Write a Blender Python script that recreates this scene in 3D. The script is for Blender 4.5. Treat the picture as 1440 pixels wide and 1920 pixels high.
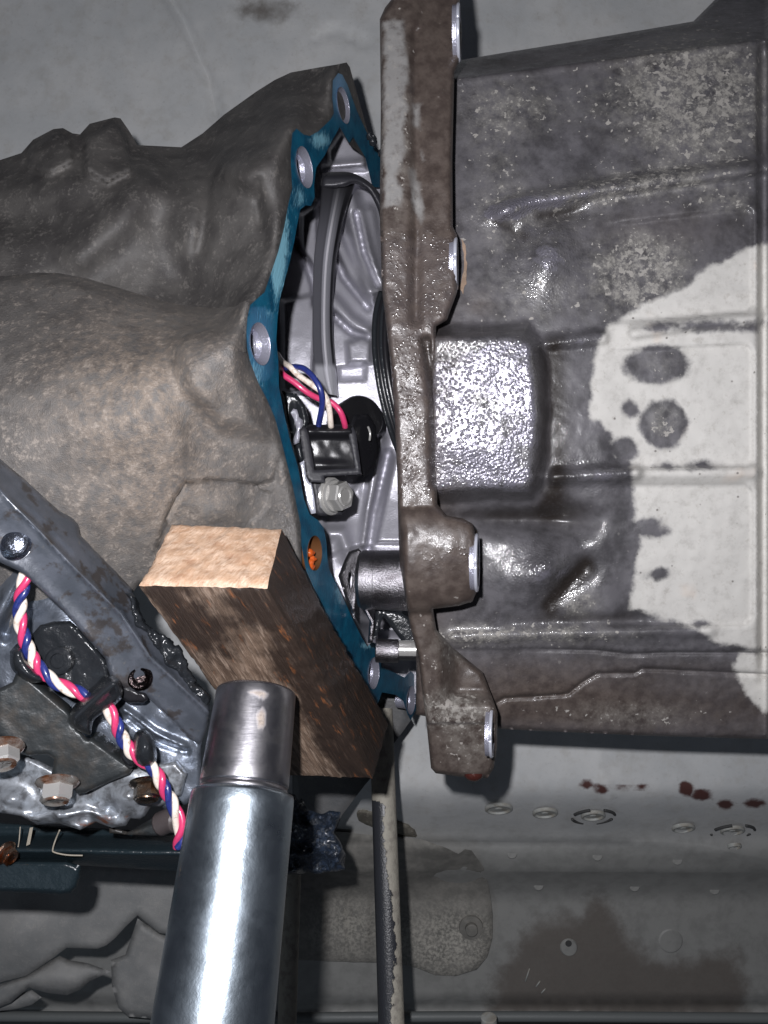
import bpy, math, random
import numpy as np
from mathutils import Vector, Matrix
from mathutils.geometry import delaunay_2d_cdt
random.seed(7)
for o in list(bpy.data.objects): bpy.data.objects.remove(o)
S = bpy.context.scene; COL = S.collection
F = 1507.0                      # focal length in photo pixels; lens at the origin, looking along +Y

# ---------------------------------------------------------------- camera, world, lamps
cam = bpy.data.cameras.new('camera'); camo = bpy.data.objects.new('camera', cam); COL.objects.link(camo)
cam.sensor_fit = 'VERTICAL'; cam.sensor_height = 24; cam.lens = F/1920*24
cam.clip_start = .01; cam.clip_end = 50
camo.rotation_euler = (math.radians(90), 0, 0); S.camera = camo
S.render.resolution_x = 768; S.render.resolution_y = 1024
W = bpy.data.worlds.new('World'); S.world = W; W.use_nodes = True
bg = W.node_tree.nodes['Background']; bg.inputs[0].default_value = (.74,.80,1,1); bg.inputs[1].default_value = .030
def lamp(name, kind, loc, energy, color, size, aim=None):
    l = bpy.data.lights.new(name, kind); l.energy = energy; l.color = color
    if kind == 'AREA': l.size = size
    else: l.shadow_soft_size = size
    o = bpy.data.objects.new(name, l); COL.objects.link(o); o.location = loc
    if aim: o.rotation_euler = (Vector(aim)-Vector(loc)).to_track_quat('-Z','Y').to_euler()
    return o
lamp('phone_flash', 'POINT', (-.027,-.004,.033), 10.8, (.975,.965,1), .005)
lamp('fill_lamp', 'AREA', (-1.1,-.9,-1.0), 1.3, (.72,.86,1), .7, (0,.4,0))  # added lamp out of view, for soft fill and reflections in the metal
S.view_settings.view_transform = 'Standard'; S.view_settings.look = 'None'
S.view_settings.exposure = .12; S.view_settings.gamma = 1

# ---------------------------------------------------------------- geometry helpers
def P(x, y, d): return Vector(((x-720)*d/F, d, (960-y)*d/F))
def proj(v): return (720+v.x*F/v.y, 960-v.z*F/v.y)
def A(p): return np.array(p, float)
_tab = np.random.RandomState(3).rand(256, 256)
def vn(X, Y, s, seed=0):
    x = np.asarray(X)/s+seed*17.3; y = np.asarray(Y)/s+seed*9.7
    i = np.floor(x).astype(int); j = np.floor(y).astype(int); u = x-i; v = y-j
    u = u*u*(3-2*u); v = v*v*(3-2*v); g = lambda a, b: _tab[a % 256, b % 256]
    return (g(i,j)*(1-u)+g(i+1,j)*u)*(1-v)+(g(i,j+1)*(1-u)+g(i+1,j+1)*u)*v
def fbm(X, Y, s, o=4, seed=0):
    r = 0; a = .5
    for k in range(o): r = r+a*(vn(X, Y, s/2**k, seed+k)-.5)*2; a *= .5
    return r
def sst(a, b, x): t = np.clip((x-a)/(b-a), 0, 1); return t*t*(3-2*t)
def pdist(pts, X, Y, closed=False):
    pts = A(pts); q = np.roll(pts, -1, 0) if closed else pts[1:]; p = pts if closed else pts[:-1]
    D = np.full(np.shape(X), 1e9)
    for (ax, ay), (bx, by) in zip(p, q):
        dx, dy = bx-ax, by-ay; L = dx*dx+dy*dy+1e-9
        t = np.clip(((X-ax)*dx+(Y-ay)*dy)/L, 0, 1)
        D = np.minimum(D, (X-ax-t*dx)**2+(Y-ay-t*dy)**2)
    return np.sqrt(D)
def inside(pts, X, Y):
    pts = A(pts); c = np.zeros(np.shape(X), bool); n = len(pts)
    for i in range(n):
        x1, y1 = pts[i]; x2, y2 = pts[(i+1) % n]
        if y1 == y2: continue
        c ^= ((y1 > Y) != (y2 > Y)) & (X < (x2-x1)*(Y-y1)/(y2-y1)+x1)
    return c
def sd(pts, X, Y):
    d = pdist(pts, X, Y, True); return np.where(inside(pts, X, Y), d, -d)
def ridge(pts, X, Y, w, p=2): return np.exp(-(pdist(pts, X, Y)/w)**p)
def gau(X, Y, cx, cy, rx, ry, rot=0):
    c, s = math.cos(math.radians(rot)), math.sin(math.radians(rot))
    u = ((X-cx)*c+(Y-cy)*s)/rx; v = (-(X-cx)*s+(Y-cy)*c)/ry
    return np.exp(-(u*u+v*v))
def plat(pts, X, Y, soft): return sst(0, soft, sd(pts, X, Y))
def tps(ctrl):
    c = A(ctrl); p = c[:, :2]/1000; n = len(p)
    U = lambda r: np.where(r > 0, r*r*np.log(r+1e-12), 0)
    K = U(np.hypot(p[:, 0][:, None]-p[:, 0], p[:, 1][:, None]-p[:, 1]))
    Q = np.hstack([np.ones((n, 1)), p]); M = np.block([[K, Q], [Q.T, np.zeros((3, 3))]])
    w = np.linalg.solve(M+np.eye(n+3)*1e-9, np.concatenate([c[:, 2], np.zeros(3)]))
    def f(X, Y):
        X = np.asarray(X, float)/1000; Y = np.asarray(Y, float)/1000
        r = w[n]+w[n+1]*X+w[n+2]*Y
        for i in range(n): r = r+w[i]*U(np.hypot(X-p[i, 0], Y-p[i, 1]))
        return r
    return f
def spline(pts, n=6, closed=False):
    pts = [np.array(p, float) for p in pts]; out = []; m = len(pts)
    for i in range(m if closed else m-1):
        g = (lambda k: pts[k % m]) if closed else (lambda k: pts[min(max(k, 0), m-1)])
        a, b, c, d = g(i-1), g(i), g(i+1), g(i+2)
        for k in range(n):
            t = k/n
            out.append(.5*((2*b)+(-a+c)*t+(2*a-5*b+4*c-d)*t*t+(-a+3*b-3*c+d)*t**3))
    if not closed: out.append(pts[-1])
    return out
def dens(pts, step, closed=True):
    out = []; n = len(pts)
    for i in range(n if closed else n-1):
        a = A(pts[i]); b = A(pts[(i+1) % n]); k = max(1, int(round(np.hypot(*(b-a))/step)))
        for j in range(k): out.append(tuple(a+(b-a)*j/k))
    if not closed: out.append(tuple(pts[-1]))
    return out

def thing(name, label, cat, loc, group=None):
    o = bpy.data.objects.new(name, None); o.empty_display_size = .01; COL.objects.link(o); o.location = loc
    o['label'] = label; o['category'] = cat
    if group: o['group'] = group
    return o
def tag(o, label, cat, group=None):
    o['label'] = label; o['category'] = cat
    if group: o['group'] = group
    return o
def wloc(o):
    v = Vector(o.location)
    while o.parent: o = o.parent; v += Vector(o.location)
    return v
def mk(name, verts, faces, m, parent=None, smooth=True, attrs=None, label=None, flat_from=None):
    V = np.array([tuple(v) for v in verts]); c = (V.min(0)+V.max(0))/2
    me = bpy.data.meshes.new(name); me.from_pydata((V-c).tolist(), [], [list(f) for f in faces]); me.update()
    sm = [smooth]*len(me.polygons)
    if flat_from is not None: sm = [i < flat_from for i in range(len(me.polygons))]
    me.polygons.foreach_set('use_smooth', sm)
    for k, v in (attrs or {}).items():
        a = me.attributes.new(k, 'FLOAT', 'POINT'); vv = np.zeros(len(V)); vv[:] = v if np.isscalar(v) else list(v)+[0]*(len(V)-len(v)); a.data.foreach_set('value', vv.astype(np.float32))
    me.materials.append(m.m if isinstance(m, M) else m)
    o = bpy.data.objects.new(name, me); COL.objects.link(o)
    c = Vector(c)
    if parent is not None: o.parent = parent; c = c-wloc(parent)
    o.location = c
    if label: o['label'] = label
    return o
def relief(name, poly, dfun, m, parent=None, step=6, back=.03, k=.93, rr=0, rh=0, attrs=None, lines=(), holes=(), jag=0, label=None, backvec=None):
    """a solid body whose front surface has real depth d(x, y) over an outline"""
    b = dens(poly, step)
    if jag:
        bx = A(b); b = [(x+jag*fbm(x*1., y*1., 14, 3, 5), y+jag*fbm(x*1., y*1., 14, 3, 9)) for x, y in b]
    B = A(b); n = len(B)
    x0, y0 = B.min(0); x1, y1 = B.max(0)
    gx, gy = np.meshgrid(np.arange(x0, x1, step), np.arange(y0, y1, step*.9))
    gx = gx+(np.arange(gx.shape[0]) % 2)[:, None]*step/2
    rs = np.random.RandomState(1); gx = gx.ravel()+rs.uniform(-.15, .15, gx.size)*step; gy = gy.ravel()+rs.uniform(-.15, .15, gy.size)*step
    kp = sd(B, gx, gy) > step*.55; gx, gy = gx[kp], gy[kp]
    ex = []
    for ln in lines:
        L = A(dens(ln, step*.8, False)); T = np.gradient(L, axis=0); T /= np.hypot(T[:, 0], T[:, 1])[:, None]+1e-9
        for s_ in (-1.3, 1.3): ex.append(L+np.stack([-T[:, 1], T[:, 0]], 1)*s_)
        kk = pdist(ln, gx, gy) > step*.55; gx, gy = gx[kk], gy[kk]
    if ex:
        E = np.vstack(ex); E = E[sd(B, E[:, 0], E[:, 1]) > 1.5]
        gx = np.concatenate([gx, E[:, 0]]); gy = np.concatenate([gy, E[:, 1]])
    hl = [A(h) for h in holes]
    for h in hl:
        kk = sd(h, gx, gy) < -step*.4; gx, gy = gx[kk], gy[kk]
    pts = [Vector(p) for p in B]; edges = [(i, (i+1) % n) for i in range(n)]
    for h in hl:
        o_ = len(pts); pts += [Vector(p) for p in h]; edges += [(o_+i, o_+(i+1) % len(h)) for i in range(len(h))]
    pts += [Vector((a, c)) for a, c in zip(gx, gy)]
    vs, es, fs, *_ = delaunay_2d_cdt(pts, edges, [], 0, 1e-5, False)
    X = A([v[0] for v in vs]); Y = A([v[1] for v in vs]); T = A([list(f) for f in fs]).astype(int)
    cx, cy = X[T].mean(1), Y[T].mean(1); kp = inside(B, cx, cy)
    for h in hl: kp &= ~inside(h, cx, cy)
    T = T[kp]
    D = dfun(X, Y)
    if rr: t = np.clip(pdist(B, X, Y, True)/rr, 0, 1); D = D+rh*(1-np.sqrt(np.clip(1-(1-t)**2, 0, 1)))
    V = [P(x, y, d) for x, y, d in zip(X, Y, D)]
    sgn = (X[T[:, 1]]-X[T[:, 0]])*(Y[T[:, 2]]-Y[T[:, 0]])-(Y[T[:, 1]]-Y[T[:, 0]])*(X[T[:, 2]]-X[T[:, 0]])
    T = np.where((sgn > 0)[:, None], T[:, ::-1], T); faces = T.tolist(); nf = len(faces)
    cnt = {}
    for f in faces:
        for a_, b_ in ((f[0], f[1]), (f[1], f[2]), (f[2], f[0])): cnt[(a_, b_)] = 1
    bd = [(a_, b_) for (a_, b_) in cnt if (b_, a_) not in cnt]
    mx, my = B.mean(0); mp = {}; mq = {}
    for a_, b_ in bd:
        for q in (a_, b_):
            if q not in mp:
                mp[q] = len(V); V.append(V[q].copy()); mq[q] = len(V)
                if backvec: V.append(V[q]+Vector(backvec))
                else: V.append(P(mx+(X[q]-mx)*k, my+(Y[q]-my)*k, D[q]+back))
        faces.append((b_, a_, mp[a_], mp[b_]) if False else (mp[b_], mp[a_], mq[a_], mq[b_]))
    at = {}
    for kx, fn in (attrs or {}).items():
        v = list(fn(X, Y)); r = v+[0]*(len(V)-len(v))
        for q in mp: r[mp[q]] = v[q]; r[mq[q]] = v[q]
        at[kx] = r
    return mk(name, V, faces, m, parent, True, at, label, nf)
def frame_of(ax):
    ax = Vector(ax).normalized(); r = Vector((0,0,1)) if abs(ax.z) < .9 else Vector((1,0,0))
    u = ax.cross(r).normalized(); return ax, u, ax.cross(u)
def lathe(name, base, ax, prof, m, parent=None, seg=32, sharp=True, cap=True, attrs=None, label=None, smooth=True, rot=0):
    """profile [(t, r)...] along an axis; rings are doubled where the slope breaks"""
    ax, u, v = frame_of(ax); base = Vector(base); V = []; Fc = []
    def ring(t, r):
        s = len(V)
        for i in range(seg):
            a = 2*math.pi*i/seg+rot; V.append(base+ax*t+(u*math.cos(a)+v*math.sin(a))*r)
        return s
    for (t0, r0), (t1, r1) in zip(prof[:-1], prof[1:]):
        a, b = ring(t0, r0), ring(t1, r1)
        for i in range(seg): j = (i+1) % seg; Fc.append((a+i, a+j, b+j, b+i))
    if cap:
        for (t, r), fl in ((prof[0], 1), (prof[-1], 0)):
            if r > 1e-6:
                s = ring(t, r); f = list(range(s, s+seg)); Fc.append(f[::-1] if fl else f)
    if len(prof) > 2 and not sharp:
        pass
    return mk(name, V, Fc, m, parent, smooth, attrs, label)
def tube(name, pts, r, m, parent=None, seg=10, n=5, label=None, attrs=None, raw=False, flat=1):
    pts = [Vector(p) for p in (pts if raw else spline(pts, n))]; V = []; Fc = []; up = None
    R = r if callable(r) else (lambda t: r)
    for i, p in enumerate(pts):
        t = (pts[min(i+1, len(pts)-1)]-pts[max(i-1, 0)]).normalized()
        if up is None: up = t.orthogonal().normalized()
        up = (up-t*up.dot(t)).normalized(); w = t.cross(up)
        for k in range(seg):
            a = 2*math.pi*k/seg; V.append(p+(up*math.cos(a)*flat+w*math.sin(a))*R(i/(len(pts)-1)))
    for i in range(len(pts)-1):
        for k in range(seg):
            j = (k+1) % seg; Fc.append((i*seg+k, i*seg+j, (i+1)*seg+j, (i+1)*seg+k))
    Fc.append(list(range(seg))[::-1]); e = (len(pts)-1)*seg; Fc.append(list(range(e, e+seg)))
    return mk(name, V, Fc, m, parent, True, attrs, label)
def dome(name, c, ax, r, h, m, parent=None, sx=1, seg=20, label=None):
    prof = [(h*math.sin(a), r*math.cos(a)) for a in np.linspace(0, math.pi/2, 7)]; prof[-1] = (h, .00001)
    return lathe(name, c, ax, prof, m, parent, seg, cap=False, label=label)

axj = (P(391,1985,.287)-P(481,1296,.352)).normalized()
# ---------------------------------------------------------------- material helpers
class M:
    def __init__(s, name):
        s.m = bpy.data.materials.new(name); s.m.use_nodes = True; s.t = s.m.node_tree; s.N = s.t.nodes; s.L = s.t.links
        s.b = s.N['Principled BSDF']; tc = s.N.new('ShaderNodeTexCoord'); mp = s.N.new('ShaderNodeVectorMath'); mp.operation = 'SCALE'
        mp.inputs['Scale'].default_value = 1000; s.L.new(tc.outputs['Object'], mp.inputs[0]); s.co = mp.outputs[0]   # millimetres
    def put(s, sock, v):
        if hasattr(v, 'is_output') or isinstance(v, bpy.types.NodeSocket): s.L.new(v, sock)
        elif isinstance(v, (tuple, list)): sock.default_value = (*v, 1) if len(v) == 3 and len(sock.default_value) == 4 else v
        else: sock.default_value = v
    def noise(s, mm, detail=4, rough=.55, dist=0, vec=None, seed=0):
        n = s.N.new('ShaderNodeTexNoise'); n.noise_dimensions = '4D'; n.inputs['W'].default_value = seed*3.7+1
        s.L.new(vec or s.co, n.inputs['Vector']); n.inputs['Scale'].default_value = 1/mm
        n.inputs['Detail'].default_value = detail; n.inputs['Roughness'].default_value = rough; n.inputs['Distortion'].default_value = dist
        return n.outputs['Fac']
    def voro(s, mm, feat='F1', rnd=1, out='Distance', vec=None):
        n = s.N.new('ShaderNodeTexVoronoi'); n.feature = feat; s.L.new(vec or s.co, n.inputs['Vector'])
        n.inputs['Scale'].default_value = 1/mm; n.inputs['Randomness'].default_value = rnd; return n.outputs[out]
    def stretch(s, v):
        n = s.N.new('ShaderNodeVectorMath'); n.operation = 'MULTIPLY'; s.L.new(s.co, n.inputs[0]); n.inputs[1].default_value = v; return n.outputs[0]
    def rotate(s, e, vec=None, sc=(1,1,1)):
        n = s.N.new('ShaderNodeMapping'); s.L.new(vec or s.co, n.inputs[0]); n.inputs['Rotation'].default_value = [math.radians(a) for a in e]; n.inputs['Scale'].default_value = sc; return n.outputs[0]
    def along(s, d, k):
        d = Vector(d).normalized(); a = s.N.new('ShaderNodeVectorMath'); a.operation = 'DOT_PRODUCT'; s.L.new(s.co, a.inputs[0]); a.inputs[1].default_value = d
        b = s.N.new('ShaderNodeVectorMath'); b.operation = 'SCALE'; b.inputs[0].default_value = d; s.L.new(s.mt('MULTIPLY', a.outputs['Value'], -(1-k)), b.inputs['Scale'])
        c = s.N.new('ShaderNodeVectorMath'); c.operation = 'ADD'; s.L.new(s.co, c.inputs[0]); s.L.new(b.outputs[0], c.inputs[1]); return c.outputs[0]
    def attr(s, name): n = s.N.new('ShaderNodeAttribute'); n.attribute_name = name; return n.outputs['Fac']
    def mt(s, op, a, b=0, clamp=False):
        n = s.N.new('ShaderNodeMath'); n.operation = op; n.use_clamp = clamp; s.put(n.inputs[0], a); s.put(n.inputs[1], b); return n.outputs[0]
    def step(s, x, lo, hi):
        n = s.N.new('ShaderNodeMapRange'); n.interpolation_type = 'SMOOTHSTEP'; s.put(n.inputs[0], x); n.inputs[1].default_value = lo; n.inputs[2].default_value = hi; return n.outputs[0]
    def mix(s, f, a, b):
        n = s.N.new('ShaderNodeMix'); n.data_type = 'RGBA'; s.put(n.inputs[0], f); s.put(n.inputs[6], a); s.put(n.inputs[7], b); return n.outputs[2]
    def mixf(s, f, a, b):
        n = s.N.new('ShaderNodeMix'); n.data_type = 'FLOAT'; s.put(n.inputs[0], f); s.put(n.inputs[2], a); s.put(n.inputs[3], b); return n.outputs[0]
    def bump(s, h, dist, strength=1, nrm=None):
        n = s.N.new('ShaderNodeBump'); s.put(n.inputs['Height'], h); n.inputs['Distance'].default_value = dist; s.put(n.inputs['Strength'], strength)
        if nrm: s.L.new(nrm, n.inputs['Normal'])
        return n.outputs[0]
    def out(s, col=None, rough=None, metal=None, nrm=None, coat=None, coatr=None, coatn=None, spec=None):
        for k, v in (('Base Color', col), ('Roughness', rough), ('Metallic', metal), ('Normal', nrm), ('Coat Weight', coat), ('Coat Roughness', coatr), ('Coat Normal', coatn), ('Specular IOR Level', spec)):
            if v is not None: s.put(s.b.inputs[k], v)
        return s.m

def grime(name, dark, mid, light, amount=.5, fine=.4, rough=.55, coat=.15, bumpd=.0006, patch=18):
    m = M(name); n1 = m.noise(patch, 5, .6); n2 = m.noise(1.6, 5, .7, seed=1); n3 = m.noise(5, 6, .7, seed=2)
    c = m.mix(m.step(n1, .35, .65), dark, mid)
    sp = m.step(m.mt('ADD', m.mt('MULTIPLY', n3, .6), m.mt('MULTIPLY', n2, .5)), .60-.1*amount, .66)
    c = m.mix(m.mt('MULTIPLY', sp, fine), c, light)
    h = m.mt('ADD', m.mt('MULTIPLY', n2, .5), m.mt('MULTIPLY', m.noise(.45, 3, .6, seed=4), .5))
    b = m.bump(m.mt('ADD', h, m.mt('MULTIPLY', n3, 1.2)), bumpd*.9, .8)
    return m.out(c, m.mixf(n1, rough-.1, rough+.15), 0, b, coat, .25, b)
# metal kinds
def metal(name, col, rough, scr=None, grain=.0002, tint=None, gscale=.6, met=1):
    m = M(name); n = m.noise(9, 5, .6); c = col
    if tint: c = m.mix(m.step(n, .42, .68), col, tint)
    h = m.noise(gscale, 3, .6, seed=3)
    if scr: h = m.mt('ADD', h, m.noise(.4, 2, .5, vec=m.stretch(scr), seed=5))
    return m.out(c, m.mixf(n, rough*.75, rough*1.35), met, m.bump(h, grain, .7))
ALU = metal('cast_aluminium', (.43,.425,.47), .34, grain=.00035, gscale=.8, met=.45)
ALUD = metal('greyed_aluminium', (.20,.225,.27), .34, grain=.0003, tint=(.09,.105,.13), gscale=1.1, met=.7)
MACH = metal('machined_rim', (.72,.74,.84), .2, grain=.00004, met=.5)
def brushed():
    m = M('brushed_steel'); v = m.attr('al'); n = m.noise(6, 5, .65); st = m.noise(1.2, 4, .6, vec=m.stretch((.15,.15,1)), seed=2)
    c = m.mix(m.step(n, .4, .8), (.46,.45,.48), (.34,.33,.335))
    rust = m.mt('MULTIPLY', m.step(m.mt('ADD', v, m.mt('MULTIPLY', n, .5)), .75, 1.15), 1)
    rust = m.mt('MULTIPLY', rust, .75); c = m.mix(rust, c, m.mix(m.step(m.noise(1.5, 5, .7, seed=8), .4, .6), (.36,.29,.22), (.20,.15,.11)))
    return m.out(c, m.mixf(rust, m.mixf(m.step(n, .35, .65), .29, .36), .7), m.mixf(rust, 1, .2), m.bump(m.mt('ADD', st, m.mt('MULTIPLY', n, .3)), .00008, .6))
def chrome():
    m = M('polished_steel'); n = m.noise(14, 5, .6, dist=.4); f = m.noise(3, 4, .7, seed=2)
    sc = m.step(m.noise(.5, 2, .5, vec=m.along(tuple(axj), .02), seed=7), .60, .70); c = m.mix(m.step(n, .3, .75), (.52,.60,.67), (.39,.45,.51)); c = m.mix(m.mt('MULTIPLY', sc, .25), c, (.2,.24,.28)); c = m.mix(m.mt('MULTIPLY', m.step(f, .60, .72), .35), c, (.16,.18,.20))
    return m.out(c, m.mixf(m.step(n, .25, .75), .26, .40), 1, m.bump(m.mt('ADD', m.mt('MULTIPLY', n, 2), f), .00022, .45), .5, .12)
MACH2 = metal('threaded_bore', (.40,.40,.48), .22, grain=.0004, gscale=.5, met=.6)
BLK = metal('black_plastic', (.010,.010,.012), .28, grain=.0001, met=0)
BLKM = metal('matt_black_plastic', (.022,.022,.027), .5, grain=.0001, met=0)
OILBLK = metal('oily_black_metal', (.016,.018,.021), .22, grain=.0006, gscale=2.5, met=0)
DKP = metal('dark_oily_plate', (.030,.034,.036), .38, grain=.0004, gscale=3, tint=(.05,.045,.04), met=.3)
TEAL = metal('dark_teal_paint', (.012,.020,.025), .3, grain=.0004, gscale=2, met=0)
def rustbolt():
    m = M('rusty_bolt_steel'); n = m.noise(5, 3, .5); f = m.step(n, .5, .62)
    return m.out(m.mix(f, (.55,.53,.50), (.30,.10,.04)), m.mixf(f, .22, .4), m.mixf(f, .8, .2), m.bump(n, .00008, .5))
RB = metal('brown_stained_bolt', (.55,.52,.48), .22, grain=.00010, gscale=3, tint=(.24,.10,.05), met=.75)
BOLT = metal('zinc_bolt', (.60,.59,.57), .2, grain=.00008, met=.62)
def plasticwire(name, c, d):
    m = M(name); n = m.noise(2.5, 6, .75); return m.out(m.mix(m.step(n, .48, .66), c, d), .36, 0, m.bump(m.noise(1.2, 3), .0001, .5), .5, .12)
PINK = plasticwire('pink_insulation', (.58,.045,.14), (.5,.03,.12)); WHT = plasticwire('cream_insulation', (.78,.70,.62), (.45,.36,.28)); BLU = plasticwire('blue_insulation', (.020,.032,.17), (.012,.016,.08))

def sealant():
    m = M('blue_sealant'); n = m.noise(8, 4, .6); st = m.noise(1.1, 4, .65, vec=m.along((.25,.3,1), .28), seed=2)
    w = m.attr('scrape'); k = m.step(m.mt('ADD', m.mt('MULTIPLY', w, .42), m.mt('ADD', m.mt('MULTIPLY', st, .75), m.mt('MULTIPLY', n, .25))), .62, .92)
    c = m.mix(m.step(n, .35, .65), (.004,.058,.115), (.006,.105,.185)); c = m.mix(k, c, (.22,.48,.60))
    tip = m.attr('tip'); c = m.mix(tip, c, (.10,.24,.42))
    return m.out(c, .34, 0, m.bump(m.mt('ADD', st, m.mt('MULTIPLY', k, .6)), .0004, .7), .4, .2)
def goo():
    m = M('smeared_sealant'); n = m.noise(3, 5, .65); return m.out(m.mix(m.step(n, .4, .65), (.012,.017,.026), (.03,.045,.075)), .2, 0, m.bump(n, .0025, .9), .6, .12)

# transfer-case paint: masks carried by the mesh, edges broken up by noise
def casewet(name, wetA, wetB, dryA, dryB, crustc, dsz=1.7, dlo=.42, lump=.35, wr=.24, sparse=False):
    m = M(name); big = m.noise(26, 5, .6); med = m.noise(6, 6, .65, seed=1); fin = m.noise(1.5, 5, .7, seed=2); fi2 = m.noise(.55, 4, .6, seed=3)
    dry = m.attr('dry'); cr = m.attr('crust'); br = m.attr('brown'); gl = m.attr('gloss'); ho = m.attr('hollow')
    nz = m.mt('ADD', m.mt('MULTIPLY', m.mt('SUBTRACT', med, .5), 24), m.mt('MULTIPLY', m.mt('SUBTRACT', m.noise(11, 3, .5, seed=31), .5), 26))
    fd = m.step(m.mt('ADD', dry, nz), -6, 7)
    wet = m.mix(m.step(m.mt('ADD', m.mt('MULTIPLY', big, .6), m.mt('MULTIPLY', m.noise(7, 6, .65, seed=51), .4)), .38, .60), wetA, wetB); wet = m.mix(m.mt('MULTIPLY', br, .95), wet, m.mix(m.step(med, .3, .7), (.045,.034,.030), (.085,.066,.056)))
    dryc = m.mix(m.step(med, .45, .75), dryA, dryB); dryc = m.mix(m.step(m.noise(34, 3, .5, seed=8), .63, .80), dryc, (.54,.44,.36)); dryc = m.mix(m.mt('MULTIPLY', m.step(m.noise(4, 6, .75, seed=41), .54, .68), .45), dryc, (.30,.28,.25))
    dots = m.step(m.voro(9), .10, .04); dryc = m.mix(m.mt('MULTIPLY', dots, .8), dryc, (.12,.11,.10))
    col = m.mix(fd, wet, dryc)
    sp = m.mt('ADD', m.mt('MULTIPLY', fin, .62), m.mt('MULTIPLY', med, .38))
    fc = m.mt('MULTIPLY', m.step(m.mt('ADD', sp, m.mt('MULTIPLY', cr, .16)), .64, .74), .8)
    spat = m.step(m.mt('ADD', m.noise(3.2, 3, .5, seed=6), m.mt('MULTIPLY', cr, .15)), .71, .735); fc = m.mt('MAXIMUM', fc, spat)
    fc = m.mt('MULTIPLY', fc, m.mt('SUBTRACT', 1, m.mt('MULTIPLY', fd, .8)))
    col = m.mix(m.mt('MULTIPLY', fc, m.step(cr, .02, .3)), col, m.mix(m.step(fin, .6, .72), crustc, (.55,.53,.50)))
    col = m.mix(m.mt('MULTIPLY', m.mt('MULTIPLY', m.step(cr, .15, .9), m.step(m.mt('ADD', med, m.mt('MULTIPLY', fin, .5)), .55, .95)), m.mixf(fd, .75, 0)), col, (.24,.23,.21))
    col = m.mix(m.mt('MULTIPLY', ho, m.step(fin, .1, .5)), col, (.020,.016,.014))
    h = m.mt('ADD', m.mt('MULTIPLY', fin, .65), m.mt('MULTIPLY', fi2, .35))
    bmp = m.bump(h, .0004, m.mixf(fd, .5, .25)); dmask = m.step(m.noise(4, 3, .6, seed=11), dlo, dlo+.1); drop = m.mt('MULTIPLY', m.step(m.voro(dsz), .62, .0), dmask)
    wetn = m.mt('MAXIMUM', m.mt('SUBTRACT', 1, fd), 0); glw = m.mt('MULTIPLY', gl, wetn)
    b2 = m.bump(m.mt('ADD', m.mt('MULTIPLY', drop, .33 if not sparse else .30), m.mt('MULTIPLY', m.noise(2.0, 2, .5, seed=9), lump)), .0011, m.mt('MULTIPLY', glw, .9), bmp)
    rough = m.mixf(fd, m.mixf(gl, m.mixf(m.step(med, .35, .65), .36, .58), wr), .8); rough = m.mixf(fc, rough, .8)
    bare = m.mt('MULTIPLY', m.step(m.mt('MULTIPLY', m.mt('MULTIPLY', gl, wetn), m.mt('ADD', m.mt('MULTIPLY', m.noise(9, 5, .7, seed=21), 2.4), -.2)), .6, 1.0), m.mt('SUBTRACT', 1, ho)); bare = m.mt('MULTIPLY', bare, m.mt('SUBTRACT', 1, br, True)); col = m.mix(m.mt('MULTIPLY', bare, .8), col, (.27,.26,.31))  # wet bare metal, with lavender highlight sheen also put into its colour
    if sparse: glw = m.mt('MULTIPLY', glw, m.mt('ADD', m.mt('MULTIPLY', m.step(drop, .02, .15), 1.0), .05))
    return m.out(col, rough, m.mt('MULTIPLY', bare, .55), b2, m.mt('MULTIPLY', m.mt('ADD', glw, m.mt('MULTIPLY', wetn, .2)), m.mt('SUBTRACT', 1, m.mt('MULTIPLY', fc, .7)), True), .11 if sparse else .07, b2)
CASE = casewet('oil_wet_case', (.048,.046,.050), (.108,.104,.113), (.50,.488,.462), (.39,.378,.355), (.30,.285,.265), 1.6, .32, .35)
TRANS = grime('grimy_casting', (.042,.039,.038), (.078,.073,.069), (.20,.185,.17), .3, .38, .6, .12, .0007, 22)

# ================================================================ BACKGROUND: underside of the car floor
def bgmat():
    m = M('floor_pan_paint'); a = m.noise(60, 5, .6); b = m.noise(14, 6, .65, seed=1); c_ = m.noise(3, 5, .65, seed=2)
    br = m.attr('brown'); low = m.attr('low'); rs = m.attr('rust')
    c = m.mix(m.step(a, .3, .7), (.60,.605,.60), (.49,.505,.51)); c = m.mix(m.mt('MULTIPLY', m.step(b, .45, .75), .3), c, (.30,.27,.22)); c = m.mix(m.mt('MULTIPLY', m.step(c_, .55, .72), .25), c, (.28,.27,.26))
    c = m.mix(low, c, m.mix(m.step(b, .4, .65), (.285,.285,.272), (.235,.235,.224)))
    bb = m.step(m.mt('ADD', br, m.mt('MULTIPLY', m.mt('SUBTRACT', b, .5), 60)), -20, 26); c = m.mix(m.mt('MULTIPLY', bb, .85), c, m.mix(c_, (.105,.090,.078), (.15,.132,.115)))
    c = m.mix(m.step(m.mt('ADD', rs, m.mt('MULTIPLY', m.mt('SUBTRACT', c_, .5), 5)), -3, 3), c, (.085,.035,.03))
    return m.out(c, .55, 0, m.bump(m.mt('ADD', b, m.mt('MULTIPLY', c_, .4)), .0006, .5), .25, .3)
FP = bgmat()
LB = [(800,1576),(1010,1583),(1200,1590),(1330,1596),(1440,1606)]
seam = [(560,1575),(800,1578),(1000,1580),(1215,1564+14),(1290,1580),(1380,1600),(1700,1660)]
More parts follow.
